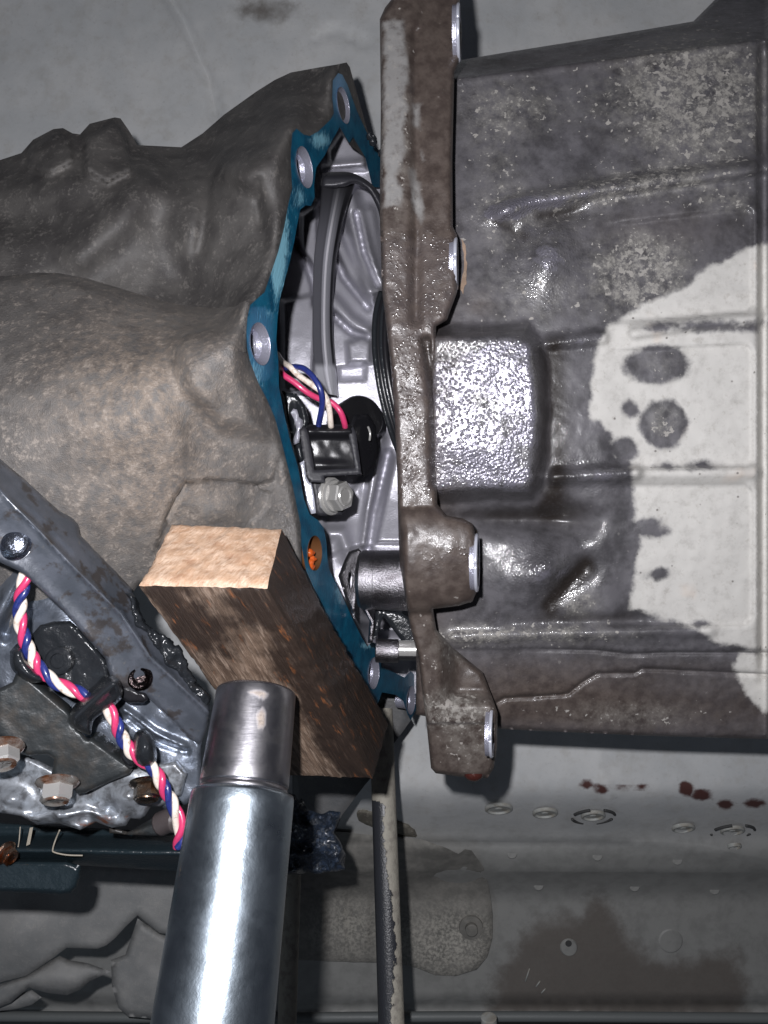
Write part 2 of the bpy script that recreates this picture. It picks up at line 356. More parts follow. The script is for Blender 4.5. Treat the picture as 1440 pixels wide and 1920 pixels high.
def d_bg(X, Y):
    d = .615+.025*sst(0, -700, Y-500)+.02*vn(X, Y, 600, 3)
    d = d+.012*np.clip((600-X)/700, 0, 1.5)*sst(900, 200, Y)
    d = d+.05+.050*sst(1470, 1580, Y)+.035*sst(1610, 1690, Y)+.010*sst(1590, 1640, Y)
    d = d-.006*np.exp(-((Y-1632)/9)**2)
    d = d+.007*ridge([(300,-30),(345,40),(370,100),(392,150),(405,215)], X, Y, 9)
    d = d+.004*ridge([(585,75),(610,60),(650,62),(690,85)], X, Y, 6)
    d = d+.02*sst(1872, 1885, Y)-.012*sst(1900, 1912, Y)
    d = d-.0035*ridge([(1120,1400),(1128,1440),(1140,1500)], X, Y, 3)
    d = d+.002*fbm(X, Y, 160, 3, 2)
    return d+.004*sst(-2, 2, -sd([(500,1200),(500,1578)]+[(800,1578),(1180,1580),(1260,1588),(1440,1625),(1800,1720),(1800,1200)], X, Y))
rust_blobs = [(1100,1470,14,9),(1128,1480,13,9),(1165,1477,22,5),(1205,1476,14,6),(1285,1478,14,14),(1315,1490,22,11),(1360,1508,16,10),(1415,1506,22,9)]
def a_rust(X, Y):
    r = np.full(np.shape(X), -40.)
    for cx, cy, rx, ry in rust_blobs: r = np.maximum(r, (1-np.hypot((X-cx)/rx, (Y-cy)/ry))*ry)
    return r
brown_low = [(925,1840),(975,1760),(1010,1725),(1050,1715),(1090,1720),(1110,1680),(1140,1690),(1170,1740),(1190,1770),(1230,1800),(1290,1800),(1380,1780),(1400,1850),(1400,1960),(900,1960)]
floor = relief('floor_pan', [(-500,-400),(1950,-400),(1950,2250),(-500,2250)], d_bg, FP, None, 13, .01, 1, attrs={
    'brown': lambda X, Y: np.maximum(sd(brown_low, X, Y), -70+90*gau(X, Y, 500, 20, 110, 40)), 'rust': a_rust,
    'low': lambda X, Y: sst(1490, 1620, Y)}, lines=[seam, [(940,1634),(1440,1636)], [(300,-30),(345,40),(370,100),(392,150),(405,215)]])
floor['kind'] = 'structure'
PLUG = metal('plug_steel', (.40,.41,.39), .55, grain=.0003, gscale=2, met=.1, tint=(.30,.28,.24))
PLUGD = metal('slot_shade', (.05,.05,.05), .7, met=0)
axp = Vector((.0,-.62,-.78))
def plug(x, y, r, rings=False, lab=None):
    dd = float(d_bg(np.array([float(x)]), np.array([float(y)]))[0])-.002; c = P(x, y, dd)
    o = lathe('hole_plug', c-axp*.001, axp, [(0, r), (.0022, r), (.0028, r*.93), (.0028, r*.84), (.0012, r*.76), (.0012, r*.3), (.0020, r*.2), (.002, .0001)], PLUG, floor, 28, cap=False, label=lab)
    if rings:
        ax, u, v = frame_of(axp)
        for k in range(4):
            a0 = math.pi/2*k+.35
            pts = [c+axp*.0012+(u*math.cos(a)+v*math.sin(a))*r*1.75 for a in np.linspace(a0, a0+.9, 8)]
            tube('slot', pts, .0013, PLUGD, o, 6, 2)
plug(935,1516,.0120); plug(1022,1524,.0110); plug(1112,1529,.0105,True,'rust tinged plug in slotted ring'); plug(1281,1552,.0100); plug(1373,1557,.0105,True,'bare metal plug in slotted ring'); plug(1377,1586,.006)
def emb(x, y, r, h, name='embossed_boss'):
    dd = float(d_bg(np.array([float(x)]), np.array([float(y)]))[0]); return lathe(name, P(x, y, dd+.001), (0,-1,0), [(0, r*1.12), (h*.7, r), (h, r*.9), (h, .0001)], FP, floor, 28, cap=False, attrs={'rust': -40., 'low': 1., 'brown': -30.})
emb(1257,1763,.0115,.0018); emb(1066,1775,.008,.003)
lathe('drain_hole', P(1066,1769,float(d_bg(A([1066.]), A([1769.]))[0])-.0032), (0,-1,0), [(0,.0031),(.0002,.0031)], PLUGD, floor, 18)
for x, y in ((1010,1660),(1190,1662),(1340,1668),(600,1690),(960,1600),(1120,1604),(1270,1612)): emb(x, y, .0045, .0010, 'weld_spot')
for x, y, l in ((985,1840,.011),(1163,1890,.006),(1005,1850,.005),(1015,1862,.004)):
    dd = float(d_bg(np.array([float(x)]), np.array([float(y)]))[0]); tube('scratch', [P(x, y, dd), P(x+8, y-24*l/.011, dd)], .0007, PLUG, floor, 6, 2)
# ---- rounded shield plate with bolt
def shieldm():
    m = M('dusty_shield'); a = m.noise(12, 6, .65); b = m.noise(3, 5, .7, seed=2); k = m.attr('dust')
    c = m.mix(m.step(a, .4, .62), (.17,.165,.15), (.23,.22,.20)); c = m.mix(m.mt('MULTIPLY', k, m.step(b, .4, .62)), c, (.44,.42,.37))
    return m.out(c, .7, 0, m.bump(m.mt('ADD', a, b), .0004, .5))
SH = shieldm()
sh_poly = [(530,1548),(640,1560),(787,1573),(828,1586),(860,1601),(872,1592),(884,1594),(907,1627),(917,1667),(924,1715),(923,1760),(913,1795),(893,1818),(853,1830),(815,1828),(780,1814),(740,1806),(530,1800)]
def d_sh(X, Y):
    d = d_bg(X, Y)-.010-.010*np.exp(-((Y-1585)/14)**2)*sst(700,860,X)
    d = d+.014*gau(X, Y, 860, 1640, 70, 26)
    for cx in (600,640,685): d = d-.004*np.exp(-((X-cx)/9)**2)*sst(1640,1670,Y)*sst(1790,1760,Y)
    return d+.003*fbm(X, Y, 60, 3, 4)
shield = thing('shield_plate', 'dusty round-ended sheet metal plate with one bolt, behind the pale rod', 'plate', P(760,1830,.68))
relief('plate', sh_poly, d_sh, SH, shield, 7, .012, 1.0, 10, .003, attrs={'dust': lambda X, Y: np.clip(gau(X, Y, 840, 1770, 90, 60)*1.2+gau(X, Y, 650, 1740, 60, 60)*.8, 0, 1)}, jag=1)
sb = lathe('bolt', P(883,1738,float(d_sh(A([883.]), A([1738.]))[0])), (0,-1,0), [(0,.0115),(.002,.0110),(.0025,.0075),(.0025,.0060),(.0070,.0060),(.0078,.005),(.0078,.0001)], SH, shield, 24, cap=False)
# torn strip of sealer
tag(relief('sealer_strip', [(665,1520),(680,1516),(720,1524),(745,1538),(765,1545),(778,1555),(784,1572),(752,1568),(700,1553),(672,1540)], lambda X, Y: d_bg(X, Y)-.005+.002*fbm(X, Y, 20, 3), grime('old_sealer', (.10,.09,.075), (.16,.15,.12), (.3,.28,.24), .5, .5, .7, 0), None, 5, .01, .9, 6, .006, jag=1.5), 'short torn strip of old brown seam sealer crossing behind the pale rod', 'sealer')
# lower bottom lip rail along the bottom
lip = tag(tube('sill_lip', [P(-300,1903,.66), P(400,1908,.66), P(1000,1906,.66), P(1800,1912,.66)], .004, metal('dull_grey_paint', (.12,.13,.13), .5, met=0), None, 10), 'thin dark rounded sill lip running along the bottom edge', 'lip')
tag(lathe('stud', P(917,1925,.63), (-.05,-.15,1), [(0,.0062),(.008,.0062),(.0085,.005),(.0085,.0001)], PLUG, None, 18, cap=False), 'stubby grey stud end at the bottom edge right of the rod', 'stud')
# folded sheet metal, bottom left
SM = grime('dusty_grey_sheet', (.19,.195,.195), (.25,.25,.245), (.32,.31,.29), .4, .3, .65, 0, .0004, 30)
fold = thing('folded_sheet_metal', 'dusty folded grey sheet metal panels at the lower left corner, left of the post', 'sheet metal', P(120,1900,.62))
relief('back_panel', [(-300,1600),(420,1600),(420,1760),(300,1750),(258,1716),(235,1738),(217,1758),(200,1772),(183,1779),(125,1777),(100,1796),(50,1829),(0,1842),(-300,1850)], lambda X, Y: .60+.02*sst(1640,1560,Y)-.012*gau(X, Y, 40, 1760, 60, 60)+.004*fbm(X, Y, 90, 3), SM, fold, 8, .02, .98, 9, .006)
relief('lower_lobe', [(-80,1880),(0,1845),(50,1830),(100,1798),(112,1792),(130,1800),(165,1806),(208,1822),(190,1830),(168,1840),(150,1856),(125,1866),(90,1862),(54,1852),(20,1880),(-80,1920)], lambda X, Y: .604-.01*gau(X, Y, 100, 1835, 80, 30)+.003*fbm(X, Y, 60, 3), SM, fold, 6, .02, .95, 12, .009)
relief('side_lobe', [(208,1800),(235,1790),(258,1722),(300,1750),(420,1800),(420,1905),(285,1910),(240,1906),(222,1890),(210,1850)], lambda X, Y: .618+.004*fbm(X, Y, 60, 3), SM, fold, 7, .02, .98, 12, .008)
relief('under_lobe', [(-80,1890),(20,1868),(60,1856),(78,1870),(60,1884),(30,1892),(-80,1905)], lambda X, Y: .63+0*X, SM, fold, 7, .02, .98, 6, .005)

# ================================================================ TRANSFER CASE (right)
case = thing('transfer_case', 'large oil-wet cast transfer case with ribs and a dry pale patch, right of the gap', 'transfer case', P(1000,1400,.42))
curve1 = [(850,1216),(1000,1216),(1120,1219),(1180,1226),(1250,1223),(1560,1224)]
curve2 = [(925,1330),(930,1318),(945,1309),(1040,1303),(1066,1300),(1090,1280),(1120,1262),(1190,1261),(1205,1253),(1560,1270)]
low1 = curve1+[(1560,1500),(850,1500)]; low2 = curve2+[(1560,1500),(925,1500)]
body_poly = [(780,150),(866,112),(950,98),(1100,74),(1230,52),(1300,40),(1318,22),(1340,0),(1370,-40),(1600,-60),(1600,1392),(1440,1386),(1200,1379),(1000,1370),(930,1366),(780,1340)]
BOSS = [(786,606),(990,602),(1022,640),(1030,780),(1022,900),(1000,938),(786,948)]
def d_case(X, Y):
    d = .430+.034*((Y-720)/680)**2-.006*sst(1000,1400,X)
    yr = 145-(X-870)*.128; d = d+np.clip(yr-Y, 0, 200)*.0008+.003*sst(-1.5, 2.5, yr-Y)-.0012*np.exp(-((Y-yr-7)/6)**2)
    d = d+.010*sst(1415,1432,X)*sst(1300,1200,Y)*sst(60,110,Y)-.014*sst(1434,1450,X)
    d = d-.0075*ridge([(935,396),(1000,374),(1150,350),(1290,332),(1430,312)], X, Y, 15, 3)*sst(905,960,X)
    d = d-.004*gau(X, Y, 945, 398, 34, 16, -20)+.006*gau(X, Y, 1050, 408, 50, 15, -12)
    d = d-.008*gau(X, Y, 1030, 480, 38, 55, 10)+.003*gau(X, Y, 965, 440, 26, 16, 40)
    bs = sd(BOSS, X, Y)+5*fbm(X, Y, 60, 3, 12)-10*sst(700, 600, Y)*vn(X, Y, 70, 8); d = d-.027*sst(-4, 30, bs)-(sst(-4, 30, bs))*((X-915)*.27e-3*.09+(770-Y)*.27e-3*.07)
    d = d+.003*ridge([(800,600),(800,950)], X, Y, 9)
    d = d-.0045*ridge([(1030,642),(1130,633)], X, Y, 12, 3)-.0045*ridge([(1190,624),(1300,608),(1425,598)], X, Y, 12, 3)
    d = d-.0075*ridge([(1040,895),(1190,886)], X, Y, 13, 3)-.0035*ridge([(1190,888),(1420,886)], X, Y, 12, 3)
    for a in ([(1120,655),(1400,640),(1416,655),(1416,868),(1400,880),(1120,884)], [(1120,905),(1398,903),(1416,920),(1416,1160),(1400,1176),(1120,1178)], [(1080,425),(1400,385),(1416,395),(1416,575),(1400,590),(1080,615)]):
        d = d+.0030*plat(a, X, Y, 8)*sst(1120,1190,X)
    d = d+.012*gau(X, Y, 960, 975, 110, 22)+.008*gau(X, Y, 1060, 980, 60, 40)
    d = d-.009*gau(X, Y, 985, 1090, 75, 62)-.007*gau(X, Y, 1030, 1060, 30, 45, 35)+.006*ridge([(1030,1125),(1095,1065)], X, Y, 26)
    d = d-.0035*ridge([(850,1196),(1000,1190),(1180,1186),(1330,1184)], X, Y, 11)+.003*ridge([(960,1166),(1200,1162)], X, Y, 12)
    d = d+.0022*sst(-1.3, 1.3, sd(low1, X, Y))+.0035*sst(-1.3, 1.3, sd(low2, X, Y))*sst(915,935,X)
    d = d+.0025*ridge(curve1, X, Y, 2.6)*sst(950,1100,X)+.003*ridge(curve2, X, Y, 2.6)
    d = d+.0012*fbm(X, Y, 70, 4, 6)+.00035*fbm(X, Y, 16, 3, 8)
    return d
pale = [(1470,440),(1440,452),(1400,462),(1370,480),(1330,498),(1290,535),(1240,555),(1200,572),(1160,600),(1140,612),(1122,640),(1118,670),(1112,700),(1106,720),(1108,760),(1104,782),(1128,792),(1145,810),(1148,850),(1180,866),(1188,884),(1186,930),(1190,980),(1200,1010),(1192,1060),(1184,1110),(1182,1142),(1230,1150),(1280,1170),(1320,1185),(1340,1205),(1470,1225)]
pale2 = [(1600,440),(1470,440),(1470,1225),(1385,1226),(1372,1245),(1385,1275),(1405,1300),(1428,1335),(1600,1350)]
blots = [(1232,684,62,36),(1245,795,46,46),(1182,766,16,16),(1170,842,26,22),(1232,1078,22,9),(1312,1170,14,8),(1315,872,26,9),(1228,615,20,10),(1330,610,80,10),(1255,876,16,7),(1220,990,30,16)]
def a_dry(X, Y):
    r = np.maximum(sd(pale, X, Y), sd(pale2, X, Y))
    for cx, cy, rx, ry in blots: r = np.minimum(r, (np.hypot((X-cx)/rx, (Y-cy)/ry)-1)*min(rx, ry))
    return np.clip(r, -40, 40)
def a_crust(X, Y):
    r = 1.15*gau(X, Y, 1300, 180, 150, 120)+.45*gau(X, Y, 960, 200, 120, 60)+.75*gau(X, Y, 1180, 350, 160, 28, -8)+.6*gau(X, Y, 1220, 500, 90, 70)
    r += .85*gau(X, Y, 1190, 520, 70, 60)+.7*gau(X, Y, 1245, 790, 30, 30)+.4*gau(X, Y, 1240, 680, 50, 25)+.6*gau(X, Y, 1010, 1190, 200, 20)+.6*gau(X, Y, 1080, 1130, 50, 40)+.35*gau(X, Y, 1010, 420, 110, 60)
    r += .6*gau(X, Y, 880, 1190, 60, 20)+.45*gau(X, Y, 1180, 1340, 140, 30)+.4*gau(X, Y, 1000, 560, 120, 60)+.5*gau(X, Y, 1360, 380, 60, 30)+.35*gau(X, Y, 930, 330, 60, 160)+.10
    return np.clip(r, 0, 1)
def a_gloss(X, Y):
    r = (.72+.45*vn(X, Y, 42, 5))*sst(-20, 45, sd(BOSS, X, Y))*(.45+.55*sst(610, 700, Y+.25*(X-900)))+.75*gau(X, Y, 1030, 480, 70, 80)+1.0*gau(X, Y, 950, 396, 50, 22, -15)+.7*gau(X, Y, 1060, 372, 160, 22, -9)+.7*gau(X, Y, 1120, 890, 90, 30)+.7*gau(X, Y, 1030, 1070, 80, 70)+.5*gau(X, Y, 1000, 1180, 120, 25)+.6*gau(X, Y, 1090, 640, 60, 20)+.5*gau(X, Y, 880, 180, 30, 60)
    return np.clip(r, 0.06, 1)
def a_brown(X, Y):
    r = .8*gau(X, Y, 790, 900, 60, 500)+.5*gau(X, Y, 1030, 1290, 180, 60)+.5*gau(X, Y, 1100, 1330, 400, 40)+.25*gau(X, Y, 1000, 110, 300, 30)+.55*gau(X, Y, 900, 570, 30, 25)
    r += .35*gau(X, Y, 1250, 430, 120, 40)+.35*sst(1215,1260,Y)
    return np.clip(r, 0, 1)
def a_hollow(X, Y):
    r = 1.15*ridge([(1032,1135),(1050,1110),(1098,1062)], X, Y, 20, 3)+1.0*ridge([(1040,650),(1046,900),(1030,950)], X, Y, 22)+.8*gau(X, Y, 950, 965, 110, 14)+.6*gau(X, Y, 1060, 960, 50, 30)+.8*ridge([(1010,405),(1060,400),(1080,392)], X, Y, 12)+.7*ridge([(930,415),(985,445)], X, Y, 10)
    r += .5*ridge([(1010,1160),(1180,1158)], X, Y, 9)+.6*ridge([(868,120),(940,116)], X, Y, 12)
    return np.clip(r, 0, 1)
cattrs = {'dry': a_dry, 'crust': a_crust, 'gloss': a_gloss, 'brown': a_brown, 'hollow': a_hollow}
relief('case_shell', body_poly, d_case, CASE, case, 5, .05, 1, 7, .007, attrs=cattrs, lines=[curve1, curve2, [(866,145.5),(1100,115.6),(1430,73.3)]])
# flange
fl = [(712,36),(722,14),(738,-6),(738,-60),(856,-60),(862,0),(866,60),(864,108),(852,135),(848,300),(849,425),(857,440),(860,490),(857,548),(847,575),(838,600),(818,612),(814,700),(820,945),(836,966),(868,972),(886,982),(894,1015),(898,1060),(896,1104),(886,1128),(860,1136),(812,1142),(818,1180),(850,1215),(905,1260),(924,1310),(933,1336),(932,1400),(926,1440),(914,1459),(860,1456),(817,1450),(808,1440),(804,1400),(799,1350),(792,1300),(784,1230),(768,1172),(762,1130),(750,1060),(747,1000),(745,900),(740,780),(733,690),(724,610),(716,540),(712,400),(714,200)]
def d_fl(X, Y):
    d = .398+.030*((Y-720)/680)**2
    d = d+.004*ridge([(778,60),(780,600)], X, Y, 10)+.007*ridge([(800,640),(816,760),(818,905)], X, Y, 9)*1
    d = d-.004*sst(800,770,X)*sst(560,420,Y)
    d = d-.013*np.sqrt(np.clip(1-((Y-1050)/98)**2, 0, 1))*sst(735, 765, X)
    d = d+.0035*sst(-1.3, 1.3, Y-1356)*sst(1352, 1356, Y)+.012*gau(X, Y, 900, 1190, 60, 60)+.014*sst(1140,1180,Y)*sst(820,860,X)*sst(1330,1290,Y)
    return d+.0012*fbm(X, Y, 60, 4, 3)+.0003*fbm(X, Y, 14, 3, 2)
FLM = casewet('oil_wet_flange', (.042,.031,.026), (.062,.046,.038), (.20,.195,.19), (.08,.07,.065), (.26,.24,.22), 1.7, .47, .25, .42, True)
chips = [[(716,40),(758,34),(764,90),(768,150),(760,180),(772,200),(760,240),(764,300),(748,330),(760,360),(756,392),(716,392)], [(768,190),(790,195),(786,240),(774,238)], [(764,310),(782,318),(796,390),(790,418),(768,380)], [(788,280),(798,300),(790,305)]]
def a_chip(X, Y):
    r = np.full(np.shape(X), -40.)
    for c in chips: r = np.maximum(r, sd(c, X, Y))
    return np.clip(r-3, -40, 40)
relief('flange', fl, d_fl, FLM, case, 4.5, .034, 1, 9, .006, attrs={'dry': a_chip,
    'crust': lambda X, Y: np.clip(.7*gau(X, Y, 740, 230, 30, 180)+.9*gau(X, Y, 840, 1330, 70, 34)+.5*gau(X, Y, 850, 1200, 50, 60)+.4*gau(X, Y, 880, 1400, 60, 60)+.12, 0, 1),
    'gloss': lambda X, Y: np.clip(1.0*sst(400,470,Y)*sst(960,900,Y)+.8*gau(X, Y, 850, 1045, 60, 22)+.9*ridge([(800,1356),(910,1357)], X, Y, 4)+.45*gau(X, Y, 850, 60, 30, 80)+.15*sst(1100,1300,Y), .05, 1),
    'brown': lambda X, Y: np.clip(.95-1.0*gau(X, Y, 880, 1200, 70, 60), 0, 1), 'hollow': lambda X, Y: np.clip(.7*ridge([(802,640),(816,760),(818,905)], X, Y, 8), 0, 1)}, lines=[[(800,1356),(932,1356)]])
SAND = grime('sandy_residue', (.20,.14,.10), (.32,.225,.165), (.42,.33,.25), .5, .4, .8, 0)
for x, y, h, dd, w in ((860,62,46,.424,.13), (855,495,45,.411,.13), (894,1055,52,.402,.17), (922,1375,42,.424,.20)):
    r = h*dd/F; v = Vector((w, 1, 0)).normalized(); n = Vector((1, -w, 0)).normalized(); c = P(x, y, dd); ax_, u_, v_ = frame_of(n)
    hb = tube('bolt_hole_rim', [c+(u_*math.cos(a)+v_*math.sin(a))*r for a in np.linspace(0, 2*math.pi, 40)], .0009, MACH, case, 10, raw=True)
    lathe('spot_face', c-n*.003, n, [(0, r), (.0026, r), (.0026, r*.7), (0, r*.66)], MACH2, hb, 32, cap=False)
for x, y, h in ((868,500,52),(893,1055,62)):
    relief('residue_line', [(x-3,y-h),(x+4,y-h+10),(x+7,y-10),(x+6,y+h-20),(x,y+h),(x-6,y+h-12),(x+1,y+10),(x+2,y-20)], lambda X, Y: d_case(X, Y)-.0012, SAND, case, 4, .004, 1, jag=3.5)
# dark gasket line chips (dripping red fluid bead)
dome('fluid_drop', P(888,1452,.424), (0,-.4,-1), .0050, .0035, metal('red_fluid', (.05,.014,.011), .15, met=0), case)

# ================================================================ TRANSMISSION (left)
pa, pb, pc = P(470,640,.365), P(636,170,.47), P(700,1290,.51)
NP = (pb-pa).cross(pc-pa).normalized(); KP = NP.dot(pa)
if NP.x < 0: NP = -NP; KP = -KP
def dpl(X, Y): return KP/(NP.x*(np.asarray(X)-720)/F+NP.y+NP.z*(960-np.asarray(Y))/F)
def PP(x, y): return P(x, y, float(dpl(x, y)))
outL = [(634,137),(624,151),(623,184),(626,212),(620,224),(597,246),(581,255),(569,252),(556,241),(548,250),(545,291),(546,319),(548,353),(541,381),(533,426),(522,471),(507,516),(496,548),(482,560),(469,572),(464,595),(462,620),(463,652),(469,678),(484,717),(500,748),(515,782),(526,821),(536,860),(549,912),(557,951),(564,985),(565,1022),(574,1070),(600,1130),(640,1215),(680,1290),(700,1330)]
rest = [(710,1316),(716,1298),(743,1303),(756,1314),(764,1339),(770,1351),(781,1328),(785,1301),(783,1270),(770,1258),(758,1270),(741,1262),(716,1250),(712,1222),(706,1207),(697,1203),(689,1213),(677,1193),(662,1162),(643,1120),(631,1095),(618,1070),(614,1047),(612,1017),(607,990),(596,975),(581,965),(570,936),(558,873),(544,826),(531,767),(523,725),(522,678),(518,639),(520,603),(524,564),(533,530),(544,488),(552,451),(558,418),(563,393),(573,385),(583,386),(590,370),(589,347),(593,314),(609,291),(623,263),(637,238),(648,257),(655,268),(662,257),(685,295),(698,350),(714,352),(719,318),(718,288),(700,272),(686,245),(668,205),(652,160),(642,140)]
trans = thing('transmission_case', 'grimy brown cast transmission housing with a blue sealant flange, left of the gap', 'transmission', P(300,1100,.40))
hp = [(643,198,31),(570,314,36),(487,645,39),(590,1037,33),(700,1262,29),(770,1313,26)]
_, UU, VV = frame_of(NP)
def circ(x, y, rp, k=1.0, n=28, off=0):
    c = PP(x, y); r = rp*c.y/F*k
    return [c+NP*off+(UU*math.cos(2*math.pi*i/n)+VV*math.sin(2*math.pi*i/n))*r for i in range(n)]
holes = [[proj(v) for v in circ(x, y, r)] for x, y, r in hp]
def a_scr(X, Y):
    r = 0*X
    for cx, cy, rx, ry, w in ((637,180,14,40,.6),(600,262,20,18,1.0),(530,440,14,60,1.0),(520,510,12,50,1.3),(560,370,14,30,.7),(480,700,20,40,.7),(640,1110,20,30,.5),(500,590,30,20,.3),(690,1210,16,8,1.0)): r = r+w*gau(X, Y, cx, cy, rx, ry)
    return np.clip(r, 0, 1.2)
relief('sealant_flange', outL+rest, dpl, sealant(), trans, 5, .003, 1, attrs={'scrape': a_scr, 'tip': lambda X, Y: np.clip(gau(X, Y, 636, 165, 12, 40)+0.5*gau(X, Y, 487, 640, 26, 90)*(pdist([(487,600),(487,690)], X, Y) < 26), 0, 1)}, holes=holes)
NF = NP if NP.y < 0 else -NP        # normal that faces the viewer
ORG = metal('orange_fluid', (.50,.085,.015), .12, grain=.0006, gscale=3, met=0)
for i, (x, y, r) in enumerate(hp):
    rr_ = r*float(dpl(x, y))/F; c = PP(x, y)
    if i == 3:
        h = lathe('bolt_hole', c-NF*.006, NF, [(0,.0001),(0,rr_*.99),(.0062,rr_)], metal('rust_bore', (.13,.055,.022), .35, met=.2), trans, 28, cap=False, label='bolt hole filled with orange rusty fluid')
        for q in range(16):
            w_ = PP(x+random.uniform(-2, 5), y+r*random.choice((.35,.55,.75,.8,.0,-.5))+random.uniform(-3, 3)); dome('drip', w_-NF*.0025, NF, rr_*random.uniform(.10, .26), .0022, ORG, h, seg=10)
    else:
        h = lathe('bolt_hole', c-NF*.010, NF, [(0,.0001),(0,rr_*.60),(.005,rr_*.62),(.0075,rr_*.68),(.0102,rr_*1.0),(.0105,rr_*1.02)], MACH2, trans, 36, cap=False); lathe('bore', c-NF*.0097, NF, [(0,.0001),(0,rr_*.61)], BLK, h, 24, cap=False)
up = [(-260,640),(-260,300),(0,300),(40,287),(62,262),(100,242),(118,240),(136,250),(150,252),(168,232),(215,220),(226,222),(242,245),(258,272),(340,276),(380,250),(420,215),(480,172),(515,150),(545,136),(600,126),(637,120),(636,130)]+outL[:22]+[(462,660),(300,660)]
edge_ctrl = [(x, y, float(dpl(x, y))) for x, y in outL[::4]]
cu = [(x, y, float(dpl(x, y))) for x, y in outL[0:22:3]]+[(654,125,.462),(545,138,.49),(480,175,.50),(430,215,.495),(340,278,.485),(250,275,.47),(215,222,.475),(100,242,.475),(0,300,.48),(-260,320,.49),(-260,500,.43),(0,480,.425),(150,400,.43),(150,520,.43),(300,450,.425),(300,350,.44),(420,400,.415),(400,560,.415),(480,330,.41),(600,190,.465)]
fu = tps(cu)
def d_up(X, Y):
    d = fu(X, Y)
    d = d-.014*gau(X, Y, 455, 315, 55, 38)-.010*plat([(392,290),(450,262),(550,245),(560,520),(520,540),(470,380),(400,345)], X, Y, 40)
    d = d+.007*ridge([(392,275),(388,330),(384,420),(375,470)], X, Y, 14)+.004*ridge([(482,340),(486,420)], X, Y, 8)
    d = d-.011*plat([(160,255),(215,225),(240,255),(252,322),(200,348),(150,318)], X, Y, 9)-.009*plat([(55,275),(105,245),(133,262),(140,306),(95,330),(48,318)], X, Y, 8)+.005*ridge([(148,255),(150,320)], X, Y, 12)
    d = d-.012*ridge([(265,345),(215,420),(150,480)], X, Y, 38)+.008*ridge([(300,420),(330,520)], X, Y, 40)-.006*gau(X, Y, 560, 200, 45, 45)+.005*ridge([(480,190),(485,260)], X, Y, 10)
    d = d-.006*ridge([(-100,340),(60,350),(160,330)], X, Y, 30)+.006*ridge([(-100,400),(100,420)], X, Y, 25)
    d = d+.010*gau(X, Y, 590, 240, 30, 20)
    d = d+.0018*fbm(X, Y, 90, 3, 4)+.0003*fbm(X, Y, 20, 3, 8)
    w = np.exp(-(pdist(outL[:23], X, Y)/16)**2); return d*(1-w)+(dpl(X, Y)+.0006)*w
relief('upper_casting', up, d_up, TRANS, trans, 6.5, .05, .9, 5, .0012)
TRL = M('brown_grimy_casting')
def trl():
    m = TRL; a = m.noise(30, 5, .6); b = m.noise(5, 6, .7, seed=1); c_ = m.noise(1.4, 5, .7, seed=2); br = m.attr('brown')
    c = m.mix(m.step(a, .35, .65), (.085,.080,.077), (.130,.122,.115)); c = m.mix(m.mt('MULTIPLY', br, m.step(b, .35, .6)), c, (.205,.165,.132))
    k = m.step(m.mt('ADD', m.mt('MULTIPLY', b, .6), m.mt('MULTIPLY', c_, .45)), .545, .64); c = m.mix(m.mt('MULTIPLY', k, .65), c, (.31,.27,.235)); c = m.mix(m.mt('MULTIPLY', m.step(m.noise(9, 6, .7, seed=9), .5, .62), .45), c, (.055,.050,.047))
    gl = m.attr('gloss'); h = m.mt('ADD', m.mt('ADD', c_, b), m.noise(.5, 3, .6, seed=5))
    bm = m.bump(h, .0006, .8)
    return m.out(c, m.mixf(gl, .6, .25), 0, bm, m.mt('ADD', m.mt('MULTIPLY', gl, .8), .2), m.mixf(gl, .4, .15), bm)
trl()
lo = [(-260,560),(-260,520),(0,513),(60,511),(110,512),(160,521),(240,545),(300,563),(350,574),(400,577),(440,571),(466,562)]+outL[19:33]+[(566,1070),(520,1120),(440,1110),(262,1092),(246,1116),(200,1150),(100,1200),(-260,1200)]
cl = [(x, y, float(dpl(x, y))) for x, y in outL[19:33:2]]+[(-260,520,.41),(0,515,.41),(150,520,.408),(300,565,.402),(400,578,.398),(-260,800,.355),(0,700,.358),(150,700,.352),(300,650,.365),(330,750,.352),(100,900,.350),(300,900,.362),(250,1090,.385),(420,950,.385),(400,780,.366),(480,850,.385),(400,640,.362),(-200,1150,.38),(100,1100,.37)]
fl_ = tps(cl)
LUG = [(345,907),(400,897),(470,905),(482,911),(506,924),(503,946),(490,966),(472,978),(470,1040),(290,1040),(312,972),(330,930)]
STEP = [(524,864),(519,880),(516,904),(500,908),(482,910)]
def d_lo(X, Y):
    d = fl_(X, Y)-.011*plat([(300,640),(340,600),(440,590),(475,600),(480,700),(530,830),(505,840),(400,820),(330,740)], X, Y, 45)
    d = d+.010*ridge([(-60,512),(100,510),(240,543),(350,574),(440,571)], X, Y, 14)
    d = d+.006*sst(-1.5, 1.5, sd(LUG, X, Y))-.004*gau(X, Y, 420, 960, 44, 26)
    d = d+.006*ridge(STEP, X, Y, 2.2)+.005*ridge([(350,905),(330,935),(312,972)], X, Y, 2.2)
    d = d-.0030*ridge([(270,690),(290,760),(330,840)], X, Y, 30)+.004*gau(X, Y, 200, 880, 80, 60)
    d = d+.0018*fbm(X, Y, 100, 3, 14)+.0003*fbm(X, Y, 24, 3, 18)
    w = np.exp(-(pdist(outL[18:34], X, Y)/16)**2); return d*(1-w)+(dpl(X, Y)+.0006)*w
